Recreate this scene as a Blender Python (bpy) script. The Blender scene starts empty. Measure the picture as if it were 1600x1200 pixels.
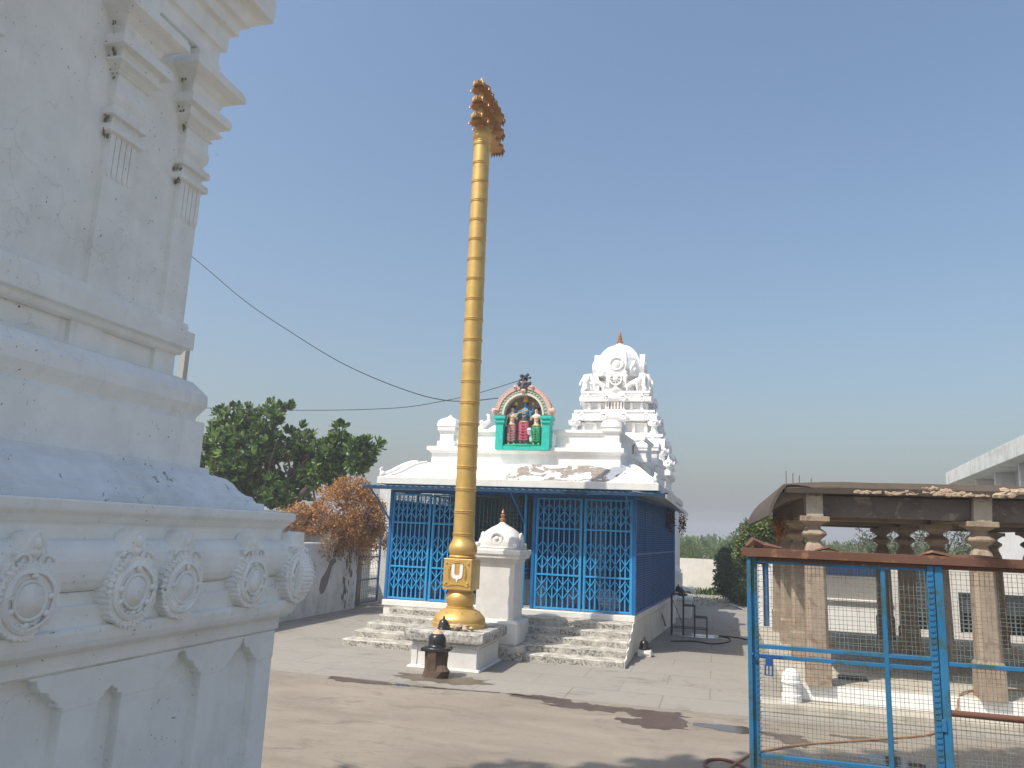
import bpy, math, random
from math import sin, cos, pi, radians, sqrt, atan2
from mathutils import Vector, Matrix
from mathutils import noise as mnoise

# ------------------------------------------------------------------ camera, sky, sun, exposure
sc = bpy.context.scene
CAM_H = 2.3
yaw, pitch, roll = radians(15.0), math.atan(231/1202), math.atan(.042)
F0 = Vector((-sin(yaw), cos(yaw), 0)); R0 = Vector((cos(yaw), sin(yaw), 0)); U0 = Vector((0, 0, 1))
Fv = F0*cos(pitch)+U0*sin(pitch); U1 = U0*cos(pitch)-F0*sin(pitch)
Rv = R0*cos(roll)+U1*sin(roll); Uv = U1*cos(roll)-R0*sin(roll)
cam = bpy.data.cameras.new('camera'); camo = bpy.data.objects.new('camera', cam)
sc.collection.objects.link(camo)
m = Matrix((Rv, Uv, -Fv)).transposed().to_4x4(); m.translation = (0, 0, CAM_H)
camo.matrix_world = m
cam.sensor_width = 36; cam.lens = 1202/1600*36; cam.clip_start = .05; cam.clip_end = 6000
sc.camera = camo

SUN_EL = radians(54.0)
sdx, sdy = .643, .766                       # the way the light travels over the ground
w = bpy.data.worlds.new('World'); sc.world = w; w.use_nodes = True
nt = w.node_tree; bg = nt.nodes['Background']
sky = nt.nodes.new('ShaderNodeTexSky'); sky.sky_type = 'NISHITA'; sky.sun_disc = False
sky.sun_elevation = SUN_EL; sky.sun_rotation = atan2(-sdx, -sdy)
sky.air_density = 1.5; sky.dust_density = 4.1; sky.ozone_density = 5.0; sky.altitude = 0
nt.links.new(sky.outputs[0], bg.inputs[0]); bg.inputs[1].default_value = .138
sl = bpy.data.lights.new('sun', 'SUN'); sl.energy = 4.2; sl.angle = radians(.55); sl.color = (1, .93, .83)
so = bpy.data.objects.new('sun', sl); sc.collection.objects.link(so)
n_ = math.hypot(sdx, sdy)
ldir = Vector((sdx/n_*cos(SUN_EL), sdy/n_*cos(SUN_EL), -sin(SUN_EL)))
so.rotation_euler = ldir.to_track_quat('-Z', 'Y').to_euler(); so.location = (-8, -20, 30)
sc.view_settings.view_transform = 'Standard'; sc.view_settings.look = 'None'
sc.view_settings.exposure = .22; sc.view_settings.gamma = 1
sc.render.engine = 'CYCLES'
sc.cycles.max_bounces = 6; sc.cycles.transparent_max_bounces = 8

# ------------------------------------------------------------------ materials
def nodes(name):
    mt = bpy.data.materials.new(name); mt.use_nodes = True
    return mt, mt.node_tree, mt.node_tree.nodes['Principled BSDF']

class G:                                  # tiny node-graph helper
    def __init__(s, t): s.t = t
    def n(s, ty, **k):
        o = s.t.nodes.new('ShaderNode'+ty)
        for a, v in k.items():
            setattr(o, a, v)
        return o
    def l(s, a, b): s.t.links.new(a, b)
    def pos(s, scale=(1, 1, 1)):
        g = s.n('NewGeometry'); v = s.n('VectorMath', operation='MULTIPLY')
        s.l(g.outputs['Position'], v.inputs[0]); v.inputs[1].default_value = scale
        return v.outputs[0]
    def noise(s, scale, detail=4, rough=.55, vec=None, dist=0):
        o = s.n('TexNoise'); o.inputs['Scale'].default_value = scale
        o.inputs['Detail'].default_value = detail; o.inputs['Roughness'].default_value = rough
        o.inputs['Distortion'].default_value = dist
        s.l(vec if vec is not None else s.pos(), o.inputs['Vector'])
        return o.outputs['Fac']
    def ramp(s, fac, a, b, ca=0., cb=1.):
        o = s.n('MapRange'); o.clamp = True
        s.l(fac, o.inputs[0]); o.inputs[1].default_value = a; o.inputs[2].default_value = b
        o.inputs[3].default_value = ca; o.inputs[4].default_value = cb
        return o.outputs[0]
    def mix(s, fac, a, b):
        o = s.n('Mix', data_type='RGBA')
        if isinstance(fac, (int, float)): o.inputs[0].default_value = fac
        else: s.l(fac, o.inputs[0])
        for i, c in ((6, a), (7, b)):
            if isinstance(c, tuple): o.inputs[i].default_value = (*c, 1)
            else: s.l(c, o.inputs[i])
        return o.outputs[2]
    def math(s, op, a, b=None):
        o = s.n('Math', operation=op)
        for i, c in ((0, a), (1, b)):
            if c is None: continue
            if isinstance(c, (int, float)): o.inputs[i].default_value = c
            else: s.l(c, o.inputs[i])
        return o.outputs[0]
    def sep(s):
        g = s.n('NewGeometry'); o = s.n('SeparateXYZ'); s.l(g.outputs['Position'], o.inputs[0]); return o
    def bump(s, h, strength, dist, p):
        o = s.n('Bump'); o.inputs['Strength'].default_value = strength; o.inputs['Distance'].default_value = dist
        s.l(h, o.inputs['Height']); s.l(o.outputs[0], p.inputs['Normal'])

def limewash(name, col, dirt=(.33, .31, .27), amount=.35, speck=.0, streak=.3, rough=.8, scale=1.3, peel=None, speck_col=(.07, .06, .05), crack=0):
    mt, t, p = nodes(name); g = G(t)
    base = g.mix(g.ramp(g.noise(scale*3, 5), .35, .7), col, tuple(c*.9 for c in col))
    big = g.ramp(g.noise(scale, 6, .65), .5, .78)
    c = g.mix(g.math('MULTIPLY', big, amount), base, dirt)
    if streak:
        st = g.ramp(g.noise(2.2, 5, .7, g.pos((3.5, 3.5, .28))), .56, .8)
        c = g.mix(g.math('MULTIPLY', st, streak), c, dirt)
    if speck:
        sp = g.ramp(g.noise(38, 3, .7), .665, .70)
        area = g.ramp(g.noise(2.1, 3), .42, .62)
        c = g.mix(g.math('MULTIPLY', g.math('MULTIPLY', sp, area), speck), c, speck_col)
    if crack:
        vo = g.n('TexVoronoi', feature='DISTANCE_TO_EDGE'); vo.inputs['Scale'].default_value = 1.1
        wv = g.n('VectorMath', operation='ADD'); nz = g.n('TexNoise'); nz.inputs['Scale'].default_value = 3.5; nz.inputs['Detail'].default_value = 5
        g.l(g.pos(), nz.inputs['Vector']); sc3 = g.n('VectorMath', operation='SCALE'); g.l(nz.outputs['Color'], sc3.inputs[0]); sc3.inputs['Scale'].default_value = .55
        g.l(g.pos(), wv.inputs[0]); g.l(sc3.outputs[0], wv.inputs[1]); g.l(wv.outputs[0], vo.inputs['Vector'])
        cm = g.math('MULTIPLY', g.ramp(vo.outputs['Distance'], .002, .006, 1, 0), g.ramp(g.noise(1.3, 3), .50, .56))
        c = g.mix(g.math('MULTIPLY', cm, crack), c, (.12, .11, .10))
    if peel:
        pc, lo, hi, sc_ = peel
        c = g.mix(g.ramp(g.noise(sc_, 7, .6, dist=.4), lo, hi), c, pc)
    g.l(c, p.inputs['Base Color']); p.inputs['Roughness'].default_value = rough
    p.inputs['Specular IOR Level'].default_value = .25
    h = g.math('ADD', g.noise(9, 5), g.math('MULTIPLY', g.noise(70, 3), .35))
    g.bump(h, .35, .012, p)
    return mt

def plain(name, col, rough=.5, metal=0, var=.12, nscale=12, spec=.4, bump=.15):
    mt, t, p = nodes(name); g = G(t)
    c = g.mix(g.ramp(g.noise(nscale, 4), .35, .7), col, tuple(x*(1-var) for x in col))
    g.l(c, p.inputs['Base Color']); p.inputs['Roughness'].default_value = rough
    p.inputs['Metallic'].default_value = metal; p.inputs['Specular IOR Level'].default_value = spec
    if bump: g.bump(g.noise(nscale*3, 3), bump, .004, p)
    return mt

def worn_paint(name, col, under, lo=.62, hi=.68, scale=9, rough=.45, fade=.25):
    mt, t, p = nodes(name); g = G(t)
    c = g.mix(g.ramp(g.noise(3, 4), .35, .7, 0, fade), col, tuple(min(1, x*1.3+.03) for x in col))
    c = g.mix(g.ramp(g.noise(scale, 6, .7), lo, hi), c, under)
    g.l(c, p.inputs['Base Color']); p.inputs['Roughness'].default_value = rough
    g.bump(g.noise(60, 3), .2, .003, p)
    return mt

def foliage(name, cols, trans=.25, rough=.5):
    mt, t, p = nodes(name); g = G(t)
    geo = g.n('NewGeometry'); r = geo.outputs['Random Per Island']
    cr = g.n('ValToRGB'); el = cr.color_ramp.elements
    while len(el) < len(cols): el.new(.5)
    for i, c in enumerate(cols):
        el[i].position = i/(len(cols)-1); el[i].color = (*c, 1)
    g.l(r, cr.inputs[0])
    g.l(cr.outputs[0], p.inputs['Base Color']); p.inputs['Roughness'].default_value = rough
    p.inputs['Specular IOR Level'].default_value = .35
    tr = g.n('BsdfTranslucent'); g.l(cr.outputs[0], tr.inputs[0])
    mx = g.n('MixShader'); mx.inputs[0].default_value = trans
    g.l(p.outputs[0], mx.inputs[1]); g.l(tr.outputs[0], mx.inputs[2])
    g.l(mx.outputs[0], t.nodes['Material Output'].inputs[0])
    return mt

M = {}
M['gate_white'] = limewash('gateway_limewash', (.90, .90, .855), dirt=(.62, .60, .54), amount=.4, speck=1, streak=.4, scale=1.4, crack=.14)
M['gate_top'] = limewash('weathered_gateway_limewash', (.80, .82, .82), dirt=(.38, .39, .38), amount=.5, speck=1, streak=.0, scale=2.2, peel=((.30, .30, .29), .64, .67, 7))
M['white'] = limewash('temple_limewash', (.88, .87, .84), amount=.18, streak=.12, speck=.25)
M['tower_white'] = limewash('vimana_limewash', (.87, .86, .835), amount=.22, streak=.2, dirt=(.42, .40, .38))
M['eave'] = limewash('eave_limewash', (.78, .75, .68), amount=.3, streak=.35, dirt=(.4, .36, .30), speck=.5)
M['wall_old'] = limewash('old_wall_limewash', (.62, .63, .60), dirt=(.16, .15, .12), amount=.55, streak=.5, speck=.6, peel=((.30, .29, .28), .69, .71, 2.6), scale=1.6)
M['wall_far'] = limewash('far_wall_limewash', (.80, .76, .68), dirt=(.35, .32, .28), amount=.35, streak=.4)
M['plinth'] = limewash('plinth_limewash', (.78, .76, .71), dirt=(.06, .055, .05), amount=.30, streak=.22, speck=.6, scale=1.1)
M['pedestal'] = limewash('pedestal_limewash', (.74, .72, .68), dirt=(.36, .33, .29), amount=.4, streak=.3, speck=.4)
def stained(name, top, side, base, sscale=34, lo=.47, hi=.56, mlo=.36, mhi=.6):
    mt, t, p = nodes(name); g = G(t)
    ge = g.n('NewGeometry'); sp = g.n('SeparateXYZ'); g.l(ge.outputs['Normal'], sp.inputs[0])
    up = g.ramp(sp.outputs[2], .45, .75)
    b = g.mix(g.ramp(g.noise(3, 5), .35, .7), base, tuple(x*.82 for x in base))
    fine = g.ramp(g.noise(sscale, 7, .72), lo, hi); big = g.ramp(g.noise(2.6, 4, .6, g.pos((1, 1, 2.5))), mlo, mhi)
    cs = g.mix(g.math('MULTIPLY', g.math('MULTIPLY', fine, big), side), b, (.075, .07, .06))
    ct = g.mix(g.math('MULTIPLY', g.ramp(g.noise(6, 6, .7), .36, .66), top), b, (.16, .15, .135))
    g.l(g.mix(up, cs, ct), p.inputs['Base Color']); p.inputs['Roughness'].default_value = .9
    p.inputs['Specular IOR Level'].default_value = .2
    g.bump(g.math('ADD', g.noise(14, 5), g.math('MULTIPLY', g.noise(80, 3), .4)), .5, .015, p)
    return mt
M['step'] = stained('stained_step_plaster', .75, .95, (.62, .59, .52), 22, .44, .60, .34, .56)
M['slab_top'] = stained('stained_slab_plaster', 1.0, .9, (.58, .56, .51), 16, .42, .60, .28, .5)
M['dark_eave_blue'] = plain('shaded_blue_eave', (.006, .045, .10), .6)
M['stone'] = limewash('carved_stone', (.36, .28, .205), dirt=(.17, .12, .09), amount=.75, streak=.5, speck=1, scale=4.5, speck_col=(.58, .50, .42), peel=((.24, .17, .125), .56, .66, 8))
M['stone_grey'] = limewash('old_grey_stone', (.165, .135, .11), dirt=(.07, .058, .048), amount=.7, streak=.2, speck=.5, scale=3, peel=((.33, .28, .22), .56, .66, 4))
M['stone_roof'] = limewash('dark_roof_stone', (.105, .084, .066), dirt=(.045, .038, .032), amount=.6, streak=.3, speck=.6, scale=3, peel=((.20, .17, .14), .66, .72, 5), speck_col=(.2, .18, .15))
M['stone_pale'] = limewash('pale_stone', (.46, .40, .32), dirt=(.14, .12, .10), amount=.5, streak=.2, speck=.7, scale=5)
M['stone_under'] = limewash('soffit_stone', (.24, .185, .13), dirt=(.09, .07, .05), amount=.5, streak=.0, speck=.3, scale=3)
M['rubble'] = limewash('tan_rubble', (.47, .36, .25), dirt=(.28, .2, .13), amount=.6, streak=0, speck=.5, scale=9)
M['stair_ground'] = limewash('weathered_apron', (.50, .46, .38), dirt=(.16, .14, .12), amount=.6, streak=0, speck=.9, scale=3)
M['blue'] = worn_paint('blue_enamel', (.007, .12, .34), (.03, .10, .17), .70, .76, 8, .4)
M['blue_light'] = worn_paint('light_blue_enamel', (.016, .29, .60), (.02, .12, .24), .62, .72, 8, .45, .15)
M['blue_dark'] = worn_paint('dark_blue_enamel', (.008, .075, .25), (.02, .05, .11), .66, .74, 8, .5)
M['blue_fence'] = worn_paint('chipped_blue_enamel', (.014, .145, .30), (.04, .11, .12), .50, .60, 7, .5, .35)
M['wire'] = worn_paint('painted_wire', (.17, .21, .19), (.15, .11, .075), .5, .6, 14, .6)
M['wire_blue'] = worn_paint('blue_wire', (.02, .12, .28), (.05, .08, .10), .6, .7, 12, .6)
M['wire_teal'] = worn_paint('teal_wire', (.03, .20, .26), (.10, .14, .13), .5, .6, 10, .6)
M['wire_grey'] = plain('grey_wire', (.16, .20, .19), .6)
M['rust'] = worn_paint('rusty_steel', (.13, .06, .038), (.26, .14, .07), .55, .66, 12, .85)
M['black_iron'] = plain('black_iron', (.022, .022, .024), .5)
M['black_stone'] = plain('black_oiled_stone', (.03, .03, .032), .3, var=.4)
M['old_stump'] = limewash('stained_stone_stump', (.11, .075, .052), dirt=(.03, .024, .018), amount=.8, streak=1, speck=.5, scale=6)
M['paste'] = plain('sandal_paste', (.62, .42, .27), .8)
M['copper'] = plain('copper_finial', (.46, .22, .10), .35, .5)
M['silver_u'] = plain('silver_paint', (.80, .80, .80), .4, 0, .05)
M['teal'] = plain('teal_paint', (.03, .52, .43), .5, var=.2)
M['pink'] = plain('pink_plaster', (.72, .45, .38), .7, var=.25, nscale=30)
M['green_relief'] = plain('pale_green_relief', (.25, .52, .40), .7, var=.5, nscale=60)
M['cream'] = plain('cream_plaster', (.75, .66, .56), .7)
M['niche_back'] = plain('niche_back', (.50, .45, .42), .8)
M['skin_pink'] = plain('painted_pale_skin', (.78, .60, .52), .6)
M['skin_blue'] = plain('painted_blue_skin', (.07, .22, .38), .5)
M['red_cloth'] = plain('painted_red_cloth', (.62, .12, .20), .6, var=.5, nscale=45)
M['maroon_cloth'] = plain('painted_maroon_cloth', (.52, .26, .26), .6, var=.5, nscale=50)
M['green_cloth'] = plain('painted_green_cloth', (.03, .42, .20), .6, var=.5, nscale=50)
M['yellow'] = plain('painted_gold', (.65, .40, .08), .5)
M['hair'] = plain('painted_black_hair', (.03, .025, .04), .5)
M['crest'] = plain('dark_crest', (.14, .13, .16), .6, var=.8, nscale=60)
M['room_shade'] = plain('interior_shade', (.05, .05, .06), .9)  # near-black colour puts the darkness of unlit rooms onto flat panels
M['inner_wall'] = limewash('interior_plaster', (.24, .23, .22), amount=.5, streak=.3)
M['cable'] = plain('black_cable', (.03, .03, .035), .6)
M['hose'] = plain('ochre_hose', (.36, .20, .10), .6)
M['red_hose'] = plain('maroon_hose', (.17, .07, .06), .5)
M['concrete_post'] = plain('concrete_post', (.36, .35, .33), .9)
M['trunk'] = plain('bark', (.12, .09, .065), .9, nscale=20)
M['twig'] = plain('dry_twig', (.24, .14, .09), .9)
M['leaf_big'] = foliage('broad_leaf', [(.025, .06, .015), (.055, .12, .026), (.12, .20, .045), (.25, .33, .10)], .25, .36)
M['leaf_dark'] = foliage('dark_leaf', [(.015, .04, .012), (.035, .08, .02), (.06, .12, .03)], .2)
M['leaf_thorn'] = foliage('thorn_leaf', [(.07, .12, .045), (.12, .18, .07), (.17, .22, .10)], .3, .7)
M['leaf_var'] = foliage('variegated_leaf', [(.05, .10, .03), (.12, .19, .05), (.30, .33, .13), (.08, .14, .04)], .3)
M['leaf_dry'] = foliage('dried_leaf', [(.26, .12, .04), (.46, .24, .085), (.60, .37, .16), (.38, .17, .055)], .3, .8)
M['leaf_maroon'] = foliage('withered_petal', [(.06, .02, .015), (.12, .035, .02), (.17, .06, .03)], .2, .9)
M['leaf_grey'] = foliage('dusty_leaf', [(.10, .12, .08), (.16, .18, .12), (.22, .24, .17)], .3, .8)
M['pot_white'] = limewash('white_pot', (.80, .80, .77), amount=.25)
M['sheet'] = plain('galvanised_sheet', (.40, .42, .42), .55, .2)
M['sheet_blue'] = worn_paint('blue_sheet', (.012, .08, .16), (.12, .16, .18), .66, .74, 6, .5)
M['foil'] = plain('wet_foil', (.75, .77, .80), .15, 0)

def gold_mat():
    mt, t, p = nodes('gold_paint'); g = G(t)
    c = g.mix(g.ramp(g.noise(5, 4), .35, .7), (.64, .42, .13), (.54, .34, .095))
    c = g.mix(g.ramp(g.noise(34, 4, .7), .70, .76), c, (.30, .17, .05))
    g.l(c, p.inputs['Base Color']); p.inputs['Metallic'].default_value = .4
    p.inputs['Roughness'].default_value = .42
    g.bump(g.math('ADD', g.noise(3.5, 3), g.math('MULTIPLY', g.noise(30, 3), .25)), .22, .02, p)
    return mt
M['gold'] = gold_mat()
M['gold_brown'] = plain('aged_gold', (.36, .17, .035), .45, .35, nscale=8)

def peel_roof():
    mt, t, p = nodes('peeling_roof_plaster'); g = G(t)
    s = g.sep()
    reg = g.math('MULTIPLY', g.ramp(s.outputs[0], -4.6, -3.9), g.ramp(s.outputs[0], -1.75, -2.0))
    reg2 = g.math('MULTIPLY', reg, g.ramp(s.outputs[1], 17.4, 17.0))
    n = g.noise(1.7, 7, .66, g.pos((1, 1, 2.2)), .6)
    n2 = g.math('ADD', n, g.math('MULTIPLY', reg2, .135))
    mask = g.ramp(n2, .615, .63)
    base = g.mix(g.ramp(g.noise(5, 5), .4, .7), (.87, .86, .83), (.78, .77, .74))
    crack = g.ramp(g.noise(6, 7, .75, g.pos((1, 1, 3)), 1.2), .60, .63)
    base = g.mix(g.math('MULTIPLY', crack, .5), base, (.30, .27, .23))
    under = g.mix(g.ramp(g.noise(14, 5), .35, .65), (.33, .29, .25), (.20, .175, .15))
    g.l(g.mix(mask, base, under), p.inputs['Base Color']); p.inputs['Roughness'].default_value = .85
    h = g.math('SUBTRACT', g.math('MULTIPLY', g.noise(8, 5), .5), g.math('MULTIPLY', mask, .5))
    g.bump(h, .6, .02, p)
    return mt
M['peel_roof'] = peel_roof()

def ground_mat():
    mt, t, p = nodes('courtyard_concrete'); g = G(t)
    s = g.sep()
    cloud = g.noise(.55, 6, .6, g.pos((1, 2.2, 1)), .5)
    c = g.mix(g.ramp(cloud, .35, .68), (.315, .274, .219), (.235, .20, .16))
    c = g.mix(g.ramp(g.noise(2.6, 6, .7, g.pos((1, 2.6, 1)), .8), .55, .72, 0, .55), c, (.19, .155, .12))
    c = g.mix(g.ramp(g.noise(26, 4), .4, .75, 0, .3), c, (.22, .19, .155))
    # paved part behind the joint line: greyer slabs with joints
    br = g.n('TexBrick'); br.offset = .5
    mp = g.n('VectorMath', operation='ADD'); g.l(g.pos(), mp.inputs[0]); mp.inputs[1].default_value = (.1, -11.42, 0)
    g.l(mp.outputs[0], br.inputs['Vector'])
    for k, v in (('Scale', 1.), ('Mortar Size', .016), ('Mortar Smooth', .6), ('Bias', 0.), ('Brick Width', 1.35), ('Row Height', .92)):
        br.inputs[k].default_value = v
    br.inputs['Color1'].default_value = (.305, .285, .25, 1); br.inputs['Color2'].default_value = (.28, .262, .232, 1)
    br.inputs['Mortar'].default_value = (.19, .175, .15, 1)
    slab = g.mix(g.ramp(g.noise(.9, 6, .65), .4, .7), br.outputs[0], (.30, .28, .245))
    slab = g.mix(g.ramp(g.noise(7, 5, .7), .5, .8, 0, .5), slab, (.25, .22, .185))
    wob = g.math('ADD', s.outputs[1], g.math('MULTIPLY', g.noise(1.5, 3), .12))
    c = g.mix(g.ramp(wob, 11.36, 11.62), c, slab)
    jl = g.math('ABSOLUTE', g.math('SUBTRACT', wob, 11.47))
    c = g.mix(g.math('MULTIPLY', g.ramp(jl, .006, .02, .75, 0), g.ramp(g.noise(1.3, 3), .35, .5)), c, (.15, .125, .10))
    # long construction joint running front to back on the right
    jx = g.math('ABSOLUTE', g.math('ADD', s.outputs[0], g.math('ADD', .62, g.math('MULTIPLY', g.noise(3, 2), .05))))
    jm = g.math('MULTIPLY', g.ramp(jx, .012, .03, .6, 0), g.ramp(s.outputs[1], 11.5, 11.4))
    c = g.mix(jm, c, (.25, .22, .18))
    dirt = g.mix(g.ramp(g.noise(.4, 6), .4, .65), (.26, .20, .14), (.14, .15, .07))
    c = g.mix(g.ramp(s.outputs[1], 35.6, 36.5), c, dirt)
    st = g.math('MULTIPLY', g.ramp(g.noise(1.1, 7, .75, g.pos((1, 1.8, 1)), 1.5), .53, .64, 0, .75), g.ramp(g.noise(.35, 2), .4, .6))
    c = g.mix(st, c, (.16, .135, .11))
    c = g.mix(g.ramp(g.noise(55, 2, .8), .68, .74, 0, .7), c, (.12, .10, .085))
    g.l(c, p.inputs['Base Color'])
    g.l(g.ramp(g.noise(1.5, 4), .3, .7, .7, .95), p.inputs['Roughness'])
    p.inputs['Specular IOR Level'].default_value = .3
    g.bump(g.math('ADD', g.noise(6, 6), g.math('MULTIPLY', g.noise(90, 2), .3)), .35, .02, p)
    return mt
M['ground'] = ground_mat()

def wet_mat(name, col, rough):
    mt, t, p = nodes(name); g = G(t)
    g.l(g.mix(g.ramp(g.noise(5, 5), .35, .7), col, tuple(c*.75 for c in col)), p.inputs['Base Color'])
    p.inputs['Roughness'].default_value = rough
    g.bump(g.noise(20, 3), .08, .004, p)
    return mt
M['wet'] = wet_mat('wet_concrete', (.125, .088, .066), .42)
M['puddle'] = wet_mat('standing_water', (.10, .08, .065), .06)
M['oil'] = wet_mat('oil_stain', (.145, .118, .08), .5)

# ------------------------------------------------------------------ mesh builder
COL = sc.collection
class MB:
    def __init__(s): s.v = []; s.f = []
    def add(s, vs, fs):
        o = len(s.v); s.v += [tuple(v) for v in vs]; s.f += [tuple(i+o for i in f) for f in fs]; return s
    def box(s, x0, x1, y0, y1, z0, z1):
        vs = [(x, y, z) for z in (z0, z1) for x, y in ((x0, y0), (x1, y0), (x1, y1), (x0, y1))]
        return s.add(vs, [(3, 2, 1, 0), (4, 5, 6, 7), (0, 1, 5, 4), (1, 2, 6, 5), (2, 3, 7, 6), (3, 0, 4, 7)])
    def rings(s, rs, cap=True, close=False):
        n = len(rs[0]); o = len(s.v); k = len(rs)
        for r in rs: s.v += [tuple(p) for p in r]
        for i in range(k if close else k-1):
            a, b = o+i*n, o+((i+1) % k)*n
            for j in range(n):
                s.f.append((a+j, a+(j+1) % n, b+(j+1) % n, b+j))
        if cap and not close:
            s.f.append(tuple(o+j for j in reversed(range(n)))); s.f.append(tuple(o+(k-1)*n+j for j in range(n)))
        return s
    def sweep(s, prof, x0, x1, y0, y1, fx0=1, fx1=1, fy0=1, fy1=1):   # mouldings round a rectangle
        return s.rings([[(x0-p*fx0, y0-p*fy0, z), (x1+p*fx1, y0-p*fy0, z), (x1+p*fx1, y1+p*fy1, z), (x0-p*fx0, y1+p*fy1, z)] for p, z in prof])
    def lathe(s, prof, cx, cy, cz=0, seg=20, sq=False, rot=0, tf=None):
        k = sqrt(2) if sq else 1; seg = 4 if sq else seg; r0 = pi/4 if sq else rot
        rs = [[(cx+r*k*cos(2*pi*j/seg+r0), cy+r*k*sin(2*pi*j/seg+r0), cz+z) for j in range(seg)] for r, z in prof]
        if tf: rs = [[tf(p) for p in r] for r in rs]
        return s.rings(rs)
    def tube(s, pts, r, seg=6, taper=None, close=False):
        pts = [Vector(p) for p in pts]; rs = []; n = len(pts)
        prev = None
        for i, p in enumerate(pts):
            a = pts[(i-1) % n] if (close or i) else p; b = pts[(i+1) % n] if (close or i < n-1) else p
            d = (b-a).normalized()
            if prev is None:
                u = d.orthogonal().normalized()
                if seg == 4 and abs(d.z) > .9: u = Vector((1, 1, 0)).normalized()
                if seg == 4 and abs(d.z) < .2: u = (Vector((0, 0, 1)).cross(d).normalized()+Vector((0, 0, 1))).normalized()
            else: u = (prev-d*prev.dot(d)).normalized()
            prev = u; q = d.cross(u)
            rr = r if taper is None else r*(1+(taper-1)*i/max(1, n-1))
            if isinstance(r, (list, tuple)): rr = r[i]
            rs.append([p+(u*cos(2*pi*j/seg)+q*sin(2*pi*j/seg))*rr for j in range(seg)])
        return s.rings(rs, close=close)
    def bar(s, a, b, r): return s.tube([a, b], r, 4)
    def prism(s, poly, mapf, t0, t1):    # 2-D outline, mapf(u, v, t) -> point
        n = len(poly); o = len(s.v)
        s.v += [tuple(mapf(u, v, t0)) for u, v in poly]+[tuple(mapf(u, v, t1)) for u, v in poly]
        s.f.append(tuple(o+i for i in reversed(range(n)))); s.f.append(tuple(o+n+i for i in range(n)))
        for i in range(n): s.f.append((o+i, o+(i+1) % n, o+n+(i+1) % n, o+n+i))
        return s
    def ball(s, c, r, seg=12, sx=1, sy=1, sz=1):
        k = seg//2
        rs = [[(c[0]+r*sx*sin(pi*(i+.001)/k)*cos(2*pi*j/seg), c[1]+r*sy*sin(pi*(i+.001)/k)*sin(2*pi*j/seg), c[2]-r*sz*cos(pi*i/k)) for j in range(seg)] for i in range(k+1)]
        rs[-1] = [(c[0]+.001*r*cos(2*pi*j/seg), c[1]+.001*r*sin(2*pi*j/seg), c[2]+r*sz) for j in range(seg)]
        return s.rings(rs)
    def lump(s, c, r, seed, seg=14, amp=.3, sx=1, sy=1, sz=1):
        o = len(s.v); s.ball((0, 0, 0), 1, seg)
        for i in range(o, len(s.v)):
            v = Vector(s.v[i]); k = 1+amp*mnoise.noise(v*1.7+Vector((seed*7.3, seed, 0)))+amp*.5*mnoise.noise(v*4+Vector((seed, 0, 3)))
            s.v[i] = (c[0]+v.x*k*r*sx, c[1]+v.y*k*r*sy, c[2]+v.z*k*r*sz)
        return s
    def tri(s, a, b, c): return s.add([a, b, c], [(0, 1, 2)])
    def build(s, name, mat, parent=None, smooth=False, bevel=0, tf=None, kind=None):
        me = bpy.data.meshes.new(name)
        vs = [tf(v) for v in s.v] if tf else s.v
        me.from_pydata(vs, [], s.f); me.update()
        me.materials.append(M[mat] if isinstance(mat, str) else mat)
        o = bpy.data.objects.new(name, me); COL.objects.link(o)
        if smooth:
            me.shade_smooth()
            if smooth != 'full':
                try: me.set_sharp_from_angle(angle=radians(38))
                except Exception: pass
        if bevel:
            b = o.modifiers.new('bevel', 'BEVEL'); b.width = bevel; b.segments = 1 if bevel < .012 else 2
            b.limit_method = 'ANGLE'; b.angle_limit = radians(40); b.harden_normals = False
        if parent is not None:
            o.parent = parent; o.matrix_parent_inverse = parent.matrix_world.inverted() if parent.type != 'EMPTY' else Matrix.Translation(-Vector(parent.location))
        if kind: o['kind'] = kind
        return o

def thing(name, label, cat, loc=(0, 0, 0), group=None):
    o = bpy.data.objects.new(name, None); COL.objects.link(o); o.location = loc
    o.empty_display_size = .2
    o['label'] = label; o['category'] = cat
    if group: o['group'] = group
    return o
def tag(o, label, cat, group=None, kind=None):
    o['label'] = label; o['category'] = cat
    if group: o['group'] = group
    if kind: o['kind'] = kind
    return o
def ident(p): return p

def skin_body(name, mat, pts, edges, radii, parent=None, sub=1, tf=None):
    """one continuous body grown round a joint skeleton; built by Skin + Subdivision and then frozen to a mesh"""
    me = bpy.data.meshes.new(name); me.from_pydata([tuple(p) for p in pts], edges, []); me.update()
    o = bpy.data.objects.new(name, me); COL.objects.link(o)
    o.modifiers.new('s', 'SKIN'); 
    me.skin_vertices or None
    for i, r in enumerate(radii):
        sv = me.skin_vertices[0].data[i]; sv.radius = (r, r) if not isinstance(r, tuple) else r
        sv.use_root = (i == 0)
    if sub:
        q = o.modifiers.new('u', 'SUBSURF'); q.levels = sub; q.render_levels = sub
    bpy.context.view_layer.update()
    dg = bpy.context.evaluated_depsgraph_get()
    nm = bpy.data.meshes.new_from_object(o.evaluated_get(dg))
    bpy.data.objects.remove(o); 
    if tf:
        for v in nm.vertices: v.co = tf(v.co)
    nm.shade_smooth(); nm.materials.clear(); nm.materials.append(M[mat])
    r = bpy.data.objects.new(name, nm); COL.objects.link(r)
    if parent is not None:
        r.parent = parent
        r.matrix_parent_inverse = Matrix.Translation(-Vector(parent.location)) if parent.type == 'EMPTY' else Matrix.Identity(4)
    return r
def ensure_skin(me): pass

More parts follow.
